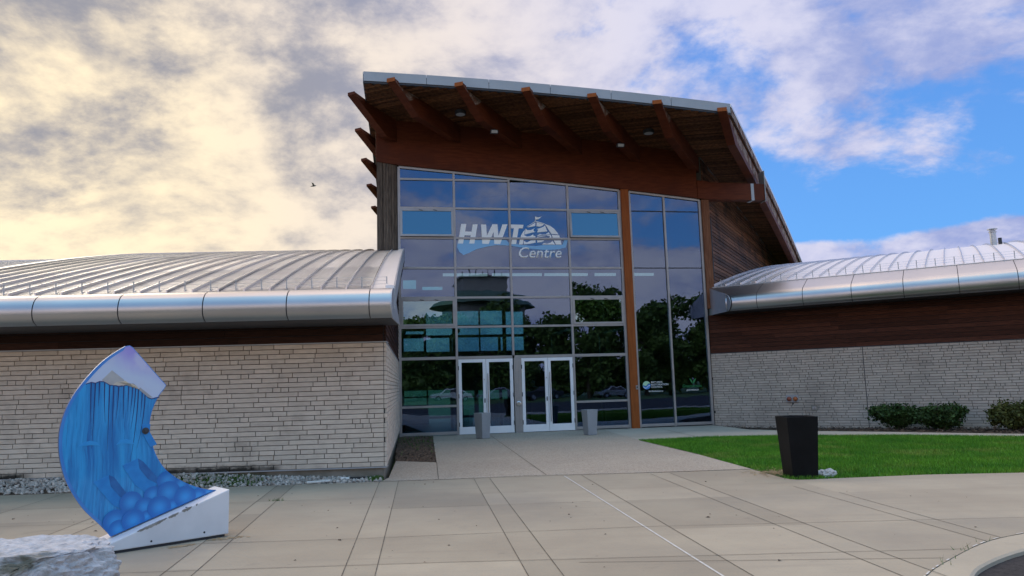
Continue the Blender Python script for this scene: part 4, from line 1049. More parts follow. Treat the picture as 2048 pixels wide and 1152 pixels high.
# ================================================================== things in the forecourt
# tapered planters
def tapered(name, parent, m, top, bot, h, rz, th=.03, soil=.09):
    b = MB(); c, s = math.cos(rz), math.sin(rz)
    def ringp(w, z): return [V((x*c-y*s, x*s+y*c, z))+parent_loc(parent) for x, y in ((-w, -w), (w, -w), (w, w), (-w, w))]
    b.loft([ringp(bot-.02, .0), ringp(bot, .012), ringp(top, h), ringp(top-th, h), ringp(top-th-.012, h-soil)], caps=False)
    b.f.append((3, 2, 1, 0)); b.mi.append(0); b.sm.append(False)
    o = b.build(name, m, parent, .006)
    d = MB(); q = ringp(top-th-.008, h-soil); d.add(q, [(0, 1, 2, 3)]); q2 = MB(); q2.prism(q, (0, 0, .012)); q2.build('soil', 'soil', parent)
    return o
gp = thing('planter', (-1.04, 23.45, .004), 'grey tapered square planter in front of the left pair of doors', 'planter', 'grey planters beside the doors')
tapered('planter_body', gp, 'planter_grey', .19, .15, .79, rad(44))
dup(gp, (2.33, 23.66, .004), 'grey tapered square planter right of the doors, beside the orange post', 'grey planters beside the doors', rad(-20))
bp = thing('planter', (4.66, 12.50, -.012), 'tall black tapered square planter on the tip of the lawn', 'planter')
tapered('planter_body', bp, 'planter_black', .257, .207, .99, rad(2), .026, .05)
b = MB()
for (x, y, z) in ((4.425, 12.43, .62), (4.445, 12.38, .33), (4.435, 12.40, .52)):
    pass
# white stone by the black planter
def rock_mesh(name, centre, size, seed, m, par=None, sub=4, rough=.28, flat=None, rz=0., fine=.05, post=0.):
    from mathutils import noise
    bm = bmesh.new(); bmesh.ops.create_icosphere(bm, subdivisions=sub, radius=1.)
    for v in bm.verts:
        p = v.co.copy(); q = p*1.1+V((seed, seed*.7, 0))
        d = noise.noise(q)*rough+noise.noise(q*2.3)*rough*.5+noise.noise(q*6.)*fine+noise.noise(q*14.)*fine*.45
        p *= 1+d
        if flat:
            for nrm, lim in flat:
                nv = V(nrm).normalized(); e = p.dot(nv)-lim
                if e > 0: p -= nv*e*.94
        p *= 1+post*(noise.turbulence(q*5., 4, False)-.5)+post*.5*noise.noise(q*19.)
        v.co = Matrix.Rotation(rz, 3, 'Z') @ V((p.x*size[0], p.y*size[1], p.z*size[2]))+V(centre)
    me = bpy.data.meshes.new(name); bm.to_mesh(me); bm.free(); me.materials.append(MATS[m]); me.polygons.foreach_set('use_smooth', [False]*len(me.polygons))
    return link(name, me, par)
def tagged(o, label, cat, group=None):
    o['label'] = label; o['category'] = cat
    if group: o['group'] = group
    return o
tagged(rock_mesh('white_stone', (5.05, 12.40, .035), (.14, .10, .085), 3.3, 'rock_white', fine=.12, rough=.5), 'small white broken stone lying beside the black planter', 'stone')
tagged(rock_mesh('boulder', (-4.16, 6.10, .08), (1.18, .62, .56), 11.7, 'rock', sub=6, rough=.34, flat=[((.05, -.05, 1), .66), ((.80, -.50, .10), .70), ((.95, .25, .1), .78), ((-.2, -1, .45), .66), ((.35, -.9, -.2), .72), ((-.5, -.6, .8), .74)], rz=rad(8), fine=.06, post=.055),
       'pale grey quarried boulder cut off by the picture edge, in front of the sculpture', 'boulder')
# plastic pipes left in the gravel
for p, q, r, lab in (((-2.95, .46, .03), (-2.1, .36, .035), .022, 'long thin white plastic pipe lying on the gravel by the stone corner'), ((-1.72, .30, .06), (-1.05, .22, .035), .03, 'short thick white plastic pipe on the gravel, nearer the doors')):
    b = MB(); a, c = LW(p[0]*.45, p[1]-.12, p[2]), LW(q[0]*.45, q[1]-.12, q[2]); dr = (c-a)
    n = 12
    t = dr.normalized(); o1 = t.orthogonal().normalized(); o2 = t.cross(o1)
    rings = []
    for kk, (tt, rr) in enumerate(((0., r*.8), (0., r), (1., r), (1., r*.8), (.96, r*.8))):
        rings.append([a+dr*tt+(o1*math.cos(6.283*k/n)+o2*math.sin(6.283*k/n))*rr for k in range(n)])
    b.loft(rings, caps=True); tagged(b.build('plastic_pipe', 'pipe_white'), lab, 'pipe')
b = MB(); b.tube([LW(-.62, .16, .05), LW(-.35, .10, .045), LW(-.02, .12, .03)], .03, 10); tagged(b.build('drain_hose', 'black_rubber'), 'black ribbed drain hose lying against the foundation corner', 'hose')

# ---- wave sculpture
A0 = V((-4.12, 8.03, 0)); SD_ = (V((-3.33, 8.74, 0))-A0).normalized(); SNv = V((-SD_.y, SD_.x, 0))
def SP(s, o, z): return A0+SD_*s+SNv*o+V((0, 0, z))
sc = thing('wave_sculpture', SP(.4, .22, 0), 'blue painted wave-shaped sculpture on a white wedge base', 'sculpture')
b = MB(); zt_ = lambda s: .145+.336*(s+.094)-.012
b.prism([SP(-.34, -.0, .03), SP(1.075, -.0, .03), SP(1.075, -.0, zt_(1.075)), SP(-.34, -.0, zt_(-.34))], SNv*.47)
b.build('plinth', 'base_white', sc, .012)
b = MB(); b.prism([SP(-.30, .03, .0), SP(1.04, .03, .0), SP(1.04, .03, .031), SP(-.30, .03, .031)], SNv*.41); b.build('plinth_foot', 'flash_dark', sc)
b = MB(); rr0 = random.Random(4)
for (sa, sb_) in ((.10, .40), (.41, .52), (.55, .66), (.70, .72)):
    n = max(3, int((sb_-sa)/.012)); up = []; dn = []; tp = []
    for k in range(n+1):
        s = sa+(sb_-sa)*k/n; e = math.sin(math.pi*k/n)**.5
        dn.append((s, zt_(s)-.004-e*(.014+rr0.uniform(0, .014)))); tp.append((s, .002+e*(.012+rr0.uniform(0, .022))))
    for k in range(n):
        (s0_, z0_), (s1_, z1_) = dn[k], dn[k+1]
        b.add([SP(s0_, -.0015, z0_), SP(s1_, -.0015, z1_), SP(s1_, -.0015, zt_(s1_)), SP(s0_, -.0015, zt_(s0_)), SP(s0_, tp[k][1], zt_(s0_)+.0016), SP(s1_, tp[k+1][1], zt_(s1_)+.0016)], [(0, 1, 2, 3)])
        b.add([SP(s0_, -.0015, zt_(s0_)+.0016), SP(s1_, -.0015, zt_(s1_)+.0016), SP(s1_, tp[k+1][1], zt_(s1_)+.0016), SP(s0_, tp[k][1], zt_(s0_)+.0016)], [(0, 1, 2, 3)])
b.build('scuffed_paint', 'scrape', sc)
for s, z in ((.245, .075), (.80, .085), (.62, zt_(.62)+.0)):
    b = MB()
    if z > .2: b.tube([SP(s, .06, z-.002), SP(s, .06, z+.003)], .012, 10)
    else: b.tube([SP(s, -.002, z), SP(s, .004, z)], .011, 10)
    b.build('bolt_hole', 'black_rubber', sc)
OUT = [(-.094, .144), (-.214, .29), (-.377, .474), (-.522, .723), (-.598, .963), (-.624, 1.198), (-.599, 1.41), (-.523, 1.621), (-.395, 1.827), (-.222, 2.028), (-.03, 2.170), (.015, 2.178), (.046, 2.158),
       (.24, 1.932), (.412, 1.733), (.39, 1.69), (.325, 1.594), (.266, 1.434), (.249, 1.274), (.276, 1.112), (.347, .923), (.463, .764), (.649, .629), (.86, .536), (1.003, .505)]
sm = spline(OUT[:11], 4)+OUT[11:15]+spline(OUT[15:], 4)
PO = .215                                                    # front face of the panel
b = MB(); b.prism([SP(s, PO+.003, z) for s, z in sm], SNv*.055)
mat('paint_edge', (.010, .035, .12), (.03, .09, .32), 1.2, rough=.35, coat=.4)
mat('paint_rim', (.03, .20, .58), (.05, .24, .62), 2, rough=.35, coat=.4)
b.build('panel', 'paint_edge', sc, .006)
# painted front, thin coats of different colours
def poly_clip(poly, f):  # keep f(p) >= 0
    out = []
    for i in range(len(poly)):
        p, q = poly[i], poly[(i+1) % len(poly)]; a, c = f(p), f(q)
        if a >= 0: out.append(p)
        if (a >= 0) != (c >= 0): t = a/(a-c); out.append((p[0]+(q[0]-p[0])*t, p[1]+(q[1]-p[1])*t))
    return out
CREST = [(-.7, 1.70), (-.50, 1.745), (-.43, 1.772), (-.40, 1.762), (-.35, 1.78), (-.31, 1.770), (-.27, 1.788), (-.22, 1.782), (-.17, 1.745), (-.13, 1.748), (-.08, 1.728), (-.03, 1.738), (.02, 1.745), (.06, 1.755), (.09, 1.735), (.12, 1.70), (.16, 1.68), (.19, 1.64), (.22, 1.60), (.26, 1.585), (.30, 1.595), (.34, 1.60), (.38, 1.63), (.42, 1.62), (.5, 1.65)]
def crest(s):
    s = s+.0
    for (a, za), (c, zc) in zip(CREST, CREST[1:]):
        if s <= c: return za+(zc-za)*(s-a)/(c-a)
    return CREST[-1][1]
def painted(name, poly, o, m, th=.002):
    bm = bmesh.new(); lo = parent_loc(sc)
    try: bm.faces.new([bm.verts.new(SP(s, o, z)-lo) for s, z in poly])
    except ValueError: return
    bm.normal_update(); bmesh.ops.triangulate(bm, faces=bm.faces[:], ngon_method='EAR_CLIP'); ex = bmesh.ops.extrude_face_region(bm, geom=bm.faces[:])
    bmesh.ops.translate(bm, verts=[e for e in ex['geom'] if isinstance(e, bmesh.types.BMVert)], vec=SNv*th); bmesh.ops.recalc_face_normals(bm, faces=bm.faces[:])
    me = bpy.data.meshes.new(name); bm.to_mesh(me); bm.free(); me.materials.append(MATS[m]); return link(name, me, sc)
inner = []
for i, p in enumerate(sm):                                   # a few millimetres inside the rim
    a, c = V((*sm[i-1], 0)), V((*sm[(i+1) % len(sm)], 0)); t = (c-a).normalized(); n_ = V((t.y, -t.x, 0))
    wq = .030 if i < 40 else .008
    inner.append((p[0]+n_.x*wq, p[1]+n_.y*wq))
painted('painted_rim', [(p[0]*.998+q[0]*.002, p[1]*.998+q[1]*.002) for p, q in zip(sm, inner)], PO+.0005, 'paint_rim', .002)
# strips across, so that the wavy crest splits sky from water
sky_p = [p for p in inner if p[1] > crest(p[0])]; wat_p = [p for p in inner if p[1] <= crest(p[0])]
def cut(poly, above):
    out = []
    n = len(poly); st = 0
    f = lambda p: (p[1]-crest(p[0]))*(1 if above else -1)
    for i in range(n):
        p, q = poly[i], poly[(i+1) % n]
        if f(p) >= 0: out.append(p)
        if (f(p) >= 0) != (f(q) >= 0):
            lo_, hi_ = 0., 1.
            for _ in range(30):
                m_ = (lo_+hi_)/2; x = (p[0]+(q[0]-p[0])*m_, p[1]+(q[1]-p[1])*m_)
                if (f(x) >= 0) == (f(p) >= 0): lo_ = m_
                else: hi_ = m_
            x = (p[0]+(q[0]-p[0])*lo_, p[1]+(q[1]-p[1])*lo_); out.append(('X', x))
    return out
def with_crest(poly, above):
    c = cut(poly, above); xs_ = [i for i, p in enumerate(c) if p[0] == 'X']
    pts = [p[1] if p[0] == 'X' else p for p in c]
    i0, i1 = xs_[0], xs_[1]
    # the two crossings are neighbours across the gap that was cut away
    if (i1-i0) == 1: a, e = i0, i1
    else: a, e = i1, i0
    pa, pe = pts[a], pts[e]
    mid = [(s, z) for s, z in CREST if min(pa[0], pe[0]) < s < max(pa[0], pe[0])]
    if pa[0] > pe[0]: mid.reverse()
    return pts[:a+1]+mid+pts[a+1:] if e == a+1 or (a == len(pts)-1) else pts[:a+1]+mid+pts[a+1:]
mP = bpy.data.materials.new('painted_water'); mP.use_nodes = True; h = G(mP.node_tree); bs = mP.node_tree.nodes['Principled BSDF']
tc = h.n('ShaderNodeTexCoord').outputs['Object']
hx = h.v('DOT_PRODUCT', tc, tuple(SD_)); hz_ = h.sep(tc)[2]
wob = h.m('MULTIPLY', h.m('SUBTRACT', h.noise(tc, 1.6, 3), .5), .10)
st = h.xyz(h.m('ADD', hx, wob), 0., h.m('MULTIPLY', hz_, .07))
n_a = h.noise(st, 9., 4, .6); n_b = h.noise(st, 34., 3, .6)
col = h.mix(h.ramp(n_a, .33, .67), (.005, .17, .47), (.018, .33, .70))
col = h.mix(h.m('MULTIPLY', h.ramp(n_b, .50, .72), .55), col, (.05, .38, .76))
col = h.mix(h.m('MULTIPLY', h.ramp(n_b, .46, .30), .5), col, (.004, .075, .30))
n_c = h.noise(h.xyz(hx, 0., h.m('MULTIPLY', hz_, .25)), 5., 4, .6)
col = h.mix(h.ramp(n_c, .70, .76, 0., .35), col, (.22, .52, .80))
h.put(bs.inputs['Base Color'], col); bs.inputs['Roughness'].default_value = .32; bs.inputs['Coat Weight'].default_value = .4; MATS['painted_water'] = mP
mS = bpy.data.materials.new('painted_sky'); mS.use_nodes = True; h = G(mS.node_tree); bs = mS.node_tree.nodes['Principled BSDF']
tc = h.n('ShaderNodeTexCoord').outputs['Object']; hx = h.v('DOT_PRODUCT', tc, tuple(SD_)); hz_ = h.sep(tc)[2]
k = h.m('ADD', h.m('MULTIPLY', hx, .45), hz_); k = h.m('ADD', k, h.m('MULTIPLY', h.m('SUBTRACT', h.noise(tc, 5, 3), .5), .16))
col = h.mix(h.ramp(k, 1.66, 1.98), (.50, .58, .74), (.30, .26, .66))
col = h.mix(h.m('MULTIPLY', h.ramp(h.noise(tc, 4., 2), .48, .62), .6), col, (.52, .56, .70))
h.put(bs.inputs['Base Color'], col); bs.inputs['Roughness'].default_value = .35; bs.inputs['Coat Weight'].default_value = .4; MATS['painted_sky'] = mS
painted('painted_sky', with_crest(inner, True), PO-.002, 'painted_sky', .002)
painted('painted_water', with_crest(inner, False), PO-.002, 'painted_water', .002)
mat('paint_line', (.006, .035, .16), rough=.35)
mat('paint_slab', (.34, .33, .34), (.44, .43, .42), 9, rough=.5)
mat('paint_peach', (.66, .54, .38), (.50, .46, .42), 14, rough=.5)
mat('paint_step', (.008, .10, .32), (.014, .15, .42), 8, rough=.4)
mat('paint_step_light', (.008, .19, .54), (.014, .25, .62), 10, rough=.4)
b = MB(); cl = [(s, z) for s, z in CREST if -.42 <= s <= .36]
for (s0, z0), (s1, z1) in zip(cl, cl[1:]): b.prism([SP(s0, PO-.0045, z0-.006), SP(s1, PO-.0045, z1-.006), SP(s1, PO-.0045, z1+.004), SP(s0, PO-.0045, z0+.004)], SNv*.003)
rq = random.Random(12)
for s, z in [q for q in cl[1:] if q[0] < .22]:                                        # folds of the falling water
    L_ = rq.uniform(.25, .9); wv_ = rq.uniform(-.03, .03); n = 8
    for k in range(n):
        t0, t1 = k/n, (k+1)/n; f = lambda t: (s+wv_*t*t-.10*t*t*(s+.2), z-.005-L_*t); w0_, w1_ = .006*(1-t0), .006*(1-t1)+.0005
        a, c = f(t0), f(t1); b.prism([SP(a[0]-w0_, PO-.004, a[1]), SP(a[0]+w0_, PO-.004, a[1]), SP(c[0]+w1_, PO-.004, c[1]), SP(c[0]-w1_, PO-.004, c[1])], SNv*.0025)
b.build('painted_line', 'paint_line', sc)
for sl_ in ([(-.25, 1.80), (-.155, 1.905), (-.03, 1.80), (-.03, 1.735), (-.17, 1.75)], [(.13, 1.685), (.135, 1.715), (.27, 1.60), (.225, 1.60)]):
    b = MB(); b.prism([SP(s, PO-.005, z) for s, z in sl_], SNv*.0035); b.build('painted_slab', 'paint_slab', sc)
b = MB(); b.prism([SP(s, PO-.006, z) for s, z in [(-.14, 1.745), (-.10, 1.78), (-.02, 1.79), (.13, 1.69), (.10, 1.73), (.06, 1.755), (.0, 1.742)]], SNv*.0035); b.build('painted_glow', 'paint_peach', sc)
for (pts_a, pts_b) in (([(.14, .941), (.196, .90), (.36, .70), (.40, .66), (.355, .645), (.25, .71), (.16, .83)], [(-.015, .877), (.14, .941), (.16, .83), (.25, .71), (.355, .649), (.25, .549), (.117, .66)]),
                       ([(-.144, .79), (-.092, .765), (.06, .55), (.13, .50), (.104, .477), (-.02, .545), (-.12, .67)], [(-.292, .729), (-.144, .79), (-.12, .67), (-.02, .545), (.104, .477), (-.019, .427), (-.103, .48)])):
    b = MB(); b.prism([SP(s, PO-.006, z) for s, z in pts_b], SNv*.003); b.build('painted_step', 'paint_step_light', sc)
    b = MB(); b.prism([SP(s, PO-.008, z) for s, z in pts_a], SNv*.003); b.build('painted_step', 'paint_step', sc)
mat('paint_glint', (.012, .27, .64), (.03, .33, .71), 6, rough=.35)
for gl_ in ([(-.444, 1.112), (-.40, 1.15), (-.335, 1.165), (-.27, 1.145), (-.237, 1.106), (-.33, 1.118)], [(-.085, 1.105), (-.046, 1.15), (.02, 1.158), (.081, 1.137), (.092, 1.10), (.0, 1.112)]):
    b = MB(); b.prism([SP(s, PO-.006, z) for s, z in gl_], SNv*.003); b.build('painted_glint', 'paint_glint', sc)
# bubbles: painted discs, pale in the middle
def disc_mat(name, rim, mid):
    m = bpy.data.materials.new(name); m.use_nodes = True; h = G(m.node_tree); bs = m.node_tree.nodes['Principled BSDF']
    ge = h.n('ShaderNodeTexCoord').outputs['UV']; d = h.v('LENGTH', h.v('SUBTRACT', ge, (.5, .5, 0.)))
    h.put(bs.inputs['Base Color'], h.mix(h.ramp(d, .0, .45), mid, rim)); bs.inputs['Roughness'].default_value = .32; bs.inputs['Coat Weight'].default_value = .4; MATS[name] = m
disc_mat('bubble', (.005, .15, .49), (.022, .30, .71))
BUB = [(.454, .669, .112), (.323, .293, .06), (.305, .531, .095), (.602, .612, .086), (.17, .391, .079), (.083, .48, .116), (-.065, .302, .121), (-.031, .215, .10), (.222, .418, .101), (.247, .308, .069), (.469, .541, .123), (.518, .392, .075), (.908, .501, .065), (.791, .467, .086), (.647, .475, .118), (.374, .394, .122), (.111, .289, .116)]
zl = lambda s: .155+.336*(s+.094)
for q, (s, z, r) in enumerate(BUB):
    poly = [(s+r*math.cos(6.2832*k/28), z+r*math.sin(6.2832*k/28)) for k in range(28)]
    poly = poly_clip(poly, lambda p: p[1]-zl(p[0]))
    # keep inside the panel outline near its concave edge
    edge = [p for p in OUT[19:]]
    def ins(p):
        for (a, za), (c, zc) in zip(edge, edge[1:]):
            if a <= p[0] <= c: return za+(zc-za)*(p[0]-a)/(c-a)-.012-p[1]
        return 1.
    poly = poly_clip(poly, ins)
    if len(poly) < 3: continue
    me = bpy.data.meshes.new('painted_bubble'); lo = parent_loc(sc); o = PO-.0095-.0006*q
    n = len(poly); vs = [SP(s, o, z)-lo if False else SP(p[0], o, p[1])-lo for p in poly]; vb_ = [v+SNv*.002 for v in vs]
    me.from_pydata([tuple(v) for v in vs+vb_], [], [tuple(range(n))]+[tuple(reversed(range(n, 2*n)))]+[(i, n+i, n+(i+1) % n, (i+1) % n) for i in range(n)])
    uv = me.uv_layers.new(name='UVMap')
    for l in me.loops:
        p = poly[l.vertex_index % n]; uv.data[l.index].uv = (.5+(p[0]-s)/(2*r), .5+(p[1]-z)/(2*r))
    me.materials.append(MATS['bubble']); link('painted_bubble', me, sc)
b = MB(); b.prism([SP(s, PO-.010, z) for s, z in [(.165, 1.305), (.255, 1.305), (.25, 1.22), (.33, 1.08), (.26, 1.05), (.18, 1.20)]], SNv*.008); pl_ = b.build('lifting_plate', 'paint_step_light', sc, .002)
b = MB(); b.loft([[SP(.205+r*math.cos(t), o, 1.235+r*math.sin(t)) for t in [k*math.pi/10 for k in range(20)]] for r, o in ((.036, PO-.0105), (.036, PO-.018), (.018, PO-.02), (.018, PO-.032), (.010, PO-.034))]); b.build('bolt', 'flash_dark', pl_)
# rust run-off on the concrete below the plinth
for cx_, cy_, a_, sx, sy in ((-3.30, 8.62, .4, .17, .07), (-3.66, 8.26, .6, .15, .06)):
    b = MB(); rz_ = random.Random(int(cx_*100))
    for k in range(70):
        x, y = rz_.gauss(0, sx*.5), rz_.gauss(0, sy*.5); rr = rz_.uniform(.004, .018); c, s = math.cos(a_), math.sin(a_)
        b.add([(cx_+c*x-s*y+rr*1.5*math.cos(6.283*q/7)*rz_.uniform(.6, 1.2), cy_+s*x+c*y+rr*math.sin(6.283*q/7)*rz_.uniform(.6, 1.2), .0035+k*1e-5) for q in range(7)], [tuple(range(7))])
    b.build('rust_stain', 'rust_stain', None, kind='structure')

# ---- foliage
def leaf_cloud(name, blobs, n, size, m, parent, lobes=.35, seed=1, flat=.5):
    rg = np.random.default_rng(seed); vs = []; tot = sum(bl[3]*bl[4]*bl[5] for bl in blobs)
    for (cx_, cy_, cz_, rx, ry, rz_) in blobs:
        k = int(n*rx*ry*rz_/tot); d = rg.normal(size=(k, 3)); d /= np.linalg.norm(d, axis=1)[:, None]
        ph = rg.uniform(0, 6.28, 6)
        bump = 1+lobes*(np.sin(d[:, 0]*5+ph[0])*np.sin(d[:, 1]*5+ph[1])+.7*np.sin(d[:, 2]*7+ph[2]+d[:, 0]*4)*np.sin(d[:, 1]*9+ph[3]))*.6
        rad_ = rg.uniform(.25, 1, k)**.45*bump*rg.uniform(.85, 1.08, k)
        c = d*rad_[:, None]*[rx, ry, rz_]+[cx_, cy_, cz_]
        t = rg.normal(size=(k, 3)); t /= np.linalg.norm(t, axis=1)[:, None]
        nrm = d*.6+rg.normal(size=(k, 3))*.6; s_ = np.cross(t, nrm); s_ /= np.linalg.norm(s_, axis=1)[:, None]+1e-6
        L = size*rg.uniform(.6, 1.3, k)[:, None]; wv = L*.32
        quad = np.stack([c-t*L*.5, c+s_*wv, c+t*L*.5, c-s_*wv], 1); vs.append(quad)
    vs = np.concatenate(vs); off = parent_loc(parent); vs = vs.reshape(-1, 3)-np.array([off.x, off.y, off.z])
    me = bpy.data.meshes.new(name); me.from_pydata(vs.tolist(), [], np.arange(len(vs)).reshape(-1, 4).tolist()); me.materials.append(MATS[m]); return link(name, me, parent)
def shrub(x, y, blobs, label, m, n, seed):
    t = thing('shrub', (x, y, -.06), label, 'shrub', 'shrubs along the right wall')
    leaf_cloud('foliage', [(x+a, y+c, z, rx, ry, rz_) for a, c, z, rx, ry, rz_ in blobs], n, .085, m, t, .6, seed)
    b = MB(); rg = random.Random(seed)
    for k in range(11):
        a = rg.uniform(0, 6.28); rr = rg.uniform(.25, .6); b.tube([(x+rg.uniform(-.1, .1), y+rg.uniform(-.1, .1), -.08), (x+math.cos(a)*rr*.5, y+math.sin(a)*rr*.4, .28), (x+math.cos(a)*rr, y+math.sin(a)*rr*.7, .62+rg.uniform(0, .12))], [.016, .011, .004], 5)
    b.build('stem', 'bark', t)
shrub(11.75, 23.25, [(-.02, 0, .40, .62, .42, .27), (-.42, .0, .50, .34, .32, .20), (.42, .05, .38, .40, .34, .22), (.1, .0, .2, .5, .3, .2), (.62, 0, .52, .10, .1, .14)], 'leafy dark green shrub with a flat top, left of the pair by the movement joint', 'shrub_leaf', 7500, 5)
shrub(12.72, 22.5, [(0, 0, .40, .62, .42, .27), (.40, .02, .46, .36, .30, .24), (-.45, .0, .34, .36, .3, .22), (.05, .0, .18, .55, .3, .2), (.74, .0, .50, .12, .1, .12)], 'dark green shrub with drooping sprigs, middle one along the right wall', 'shrub_leaf', 7500, 6)
shrub(14.3, 21.45, [(0, 0, .42, .66, .45, .32), (-.50, 0, .40, .36, .3, .25), (.55, 0, .46, .4, .3, .3), (0, 0, .2, .6, .4, .2)], 'olive tinged shrub cut off by the right picture edge', 'shrub_leaf_olive', 8500, 8)

# ---- what stands across the road behind the viewer and mirrors in the glass
def tree(x, y, h_, cw, label, seed, n=8500):
    t = thing('tree', (x, y, -.2), label, 'tree', 'trees across the road')
    rg = random.Random(seed); blobs = []
    for k in range(20):
        f = rg.uniform(.10, 1.); a = rg.uniform(0, 6.28); w_ = cw*(1.05-.75*abs(f-.5))*.5*rg.uniform(.2, .75)
        blobs.append((x+math.cos(a)*w_, y+math.sin(a)*w_, h_*f*.93, cw*rg.uniform(.17, .30), cw*rg.uniform(.17, .30), h_*rg.uniform(.09, .15)))
    leaf_cloud('crown', blobs, n, .62, 'tree_leaf', t, .4, seed)
    b = MB(); b.tube([(x, y, -.3), (x+.1, y, h_*.3), (x-.1, y+.1, h_*.6), (x, y, h_*.85)], [.38, .30, .18, .05], 9)
    for k in range(6):
        a = rg.uniform(0, 6.28); z = h_*rg.uniform(.28, .6); L_ = cw*rg.uniform(.25, .42); b.tube([(x, y, z), (x+math.cos(a)*L_*.5, y+math.sin(a)*L_*.5, z+h_*.1), (x+math.cos(a)*L_, y+math.sin(a)*L_, z+h_*.16)], [.14, .09, .03], 6)
    b.build('trunk', 'bark', t); return t
TREES = [(9, -50, 10.5, 9), (14, -47, 11.5, 8.5), (19.5, -52, 12.3, 9), (26, -50, 12, 10), (34, -50, 13.2, 9), (38.5, -47, 15.8, 8.5), (43, -50, 15.0, 8.5), (48, -47, 13.6, 9), (53.5, -49, 14.4, 9), (59, -47, 14.2, 10), (64, -50, 14.8, 10), (70, -48, 13, 10), (28.5, -56, 15.2, 11)]
WHERE = ['mirrored at the left edge of the screen', 'mirrored in the lower left vent window', 'mirrored left of the domed building', 'mirrored below the domed building', 'mirrored above the right pair of doors', 'mirrored above the right doors, tallest of all', 'mirrored left of the lower right vent window', 'mirrored in the lower right vent window', 'mirrored in the left half of the narrow screen', 'mirrored in the middle of the narrow screen', 'mirrored beside the dark eave end cap', 'mirrored behind the dark eave end cap', 'mirrored right under the green dome']
for i, (x, y, h_, cw) in enumerate(TREES): tree(x, y, h_, cw, 'broad leafy tree across the road, '+WHERE[i], 20+i)
def car(x, y, rz_, m, label):
    t = thing('parked_car', (x, y, -.1), label, 'car', 'cars parked across the road')
    T = Matrix.Translation((x, y, -.1)) @ Matrix.Rotation(rz_, 4, 'Z'); C3 = lambda a, c, z: T @ V((a, c, z))
    side = [(-2.2, .35), (-2.25, .62), (-2.05, .88), (-1.2, .98), (-.55, 1.40), (.75, 1.44), (1.55, .98), (2.15, .92), (2.2, .5), (2.1, .33)]
    b = MB(); b.loft([[C3(a, c*(1. if z < 1.05 else .80), z) for a, z in side] for c in (-.88, -.80, .80, .88)]); b.build('body', m, t, .03)
    b = MB()
    for s in (-1, 1): b.add([C3(-.98, s*.893, 1.0), C3(1.3, s*.893, 1.0), C3(.70, s*.74, 1.37), (C3(-.50, s*.74, 1.34))], [(0, 1, 2, 3)])
    b.add([C3(-1.18, -.70, 1.02), C3(-1.18, .70, 1.02), C3(-.60, .62, 1.41), C3(-.60, -.62, 1.41)], [(0, 1, 2, 3)]); b.add([C3(1.52, -.70, 1.03), C3(1.52, .70, 1.03), C3(.82, .62, 1.44), C3(.82, -.62, 1.44)], [(0, 1, 2, 3)])
    b.build('window', 'car_glass', t)
    for a in (-1.38, 1.36):
        for s in (-1, 1):
            b = MB(); b.tube([C3(a, s*.72, .32), C3(a, s*.90, .32)], .33, 18); wh = b.build('wheel', 'black_rubber', t)
            b = MB(); b.tube([C3(a, s*.901, .32), C3(a, s*.915, .32)], .20, 14); b.build('rim', 'steel', wh)
    return t
for x, y, rz_, m, lab in ((13.6, -31, .1, 'car_white', 'white saloon car mirrored in the left leaf of the left doors'), (18.6, -30, .05, 'car_silver', 'silver saloon car mirrored in the left pair of doors'), (24.5, -30.6, .1, 'car_dark', 'dark saloon car mirrored in the right pair of doors'), (33.6, -30.5, 0., 'car_silver', 'silver saloon car mirrored in the pane left of the orange post')):
    car(x, y, rz_, m, lab)
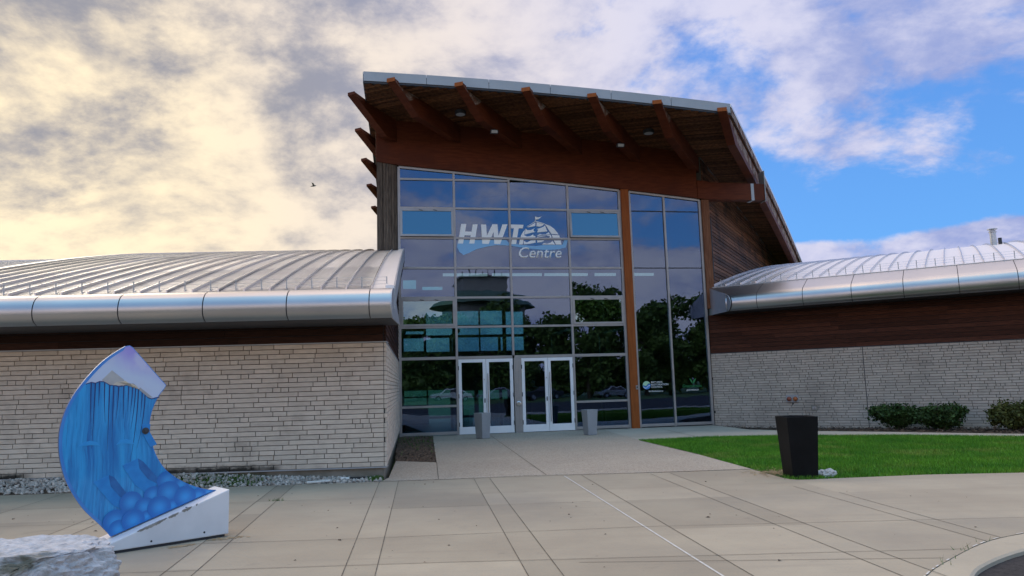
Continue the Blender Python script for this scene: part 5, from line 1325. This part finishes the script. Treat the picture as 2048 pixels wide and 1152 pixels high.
# domed building mirrored high in the second column of panes
# low wood beyond the trees
wd = []
rgw = random.Random(3)
for k in range(70): wd.append((-30+160*k/69+rgw.uniform(-1, 1), -74+rgw.uniform(-3, 3), rgw.uniform(1.5, 4.5), 3.2, 2.5, rgw.uniform(2., 3.8)))
wo_ = leaf_cloud('woodland', wd, 26000, 1.0, 'tree_leaf', None, .3, 77); wo_['kind'] = 'stuff'
hb = thing('domed_building', (28., -64., -.2), 'distant building with a green dome and roof masts mirrored in the upper panes', 'building')
b = MB(); b.prism([(23, -70, -.2), (33.5, -70, -.2), (33.5, -60, -.2), (23, -60, -.2)], (0, 0, 15.2)); b.prism([(24.6, -68, 16.2), (32.0, -68, 16.2), (32.0, -62, 16.2), (24.6, -62, 16.2)], (0, 0, 2.4)); b.prism([(24.2, -68.4, 18.61), (32.4, -68.4, 18.61), (32.4, -61.6, 18.61), (24.2, -61.6, 18.61)], (0, 0, .25)); b.build('wall', 'render_pale', hb)
b = MB(); b.loft([[(28.2+r*math.cos(t)*1.15, -65+r*math.sin(t), z) for t in [k*math.pi/12 for k in range(24)]] for r, z in ((7.4, 15.01), (6.9, 15.6), (5.4, 16.2), (3.2, 16.5), (1., 16.6))]); b.build('roof', 'roof_green', hb)
b = MB()
for k in range(7): x = 24.8+k*1.1; b.tube([(x, -63, 18.8), (x, -63, 19.6+.7*((k*5) % 3))], .07, 5)
b.build('roof_mast', 'flash_dark', hb)
# gull far off in the sky
gd = V((627-1024, 0, 0)); dirb = ((627-1024)/1480*r_-(372-576)/1480*u_+f_).normalized(); pb = V((0, 0, EYE))+dirb*60
from mathutils import noise
b = MB(); q = lambda a, c, z: pb+V((a, c, z))
b.loft([[q(-.22+.0*k, .02*math.cos(t), .02*math.sin(t)) for t in [i*math.pi/3 for i in range(6)]] if False else [q(xx, rr*math.cos(t), rr*math.sin(t)+.1*xx) for t in [i*math.pi/4 for i in range(8)]] for k, (xx, rr) in enumerate(((-.24, .008), (-.15, .035), (0, .055), (.13, .04), (.19, .022), (.235, .006)))])
for s in (-1, 1):
    b.hexa([q(-.06, s*.03, .02), q(.08, s*.03, .02), q(.06, s*.26, .16), q(-.05, s*.26, .16), q(-.06, s*.03, .035), q(.08, s*.03, .035), q(.06, s*.26, .17), q(-.05, s*.26, .17)])
    b.hexa([q(-.05, s*.26, .16), q(.06, s*.26, .16), q(-.02, s*.52, .12), q(-.06, s*.52, .12), q(-.05, s*.26, .17), q(.06, s*.26, .17), q(-.02, s*.52, .126), q(-.06, s*.52, .126)])
tagged(b.build('gull', 'feather'), 'small dark bird gliding in the clouds left of the roof', 'bird')
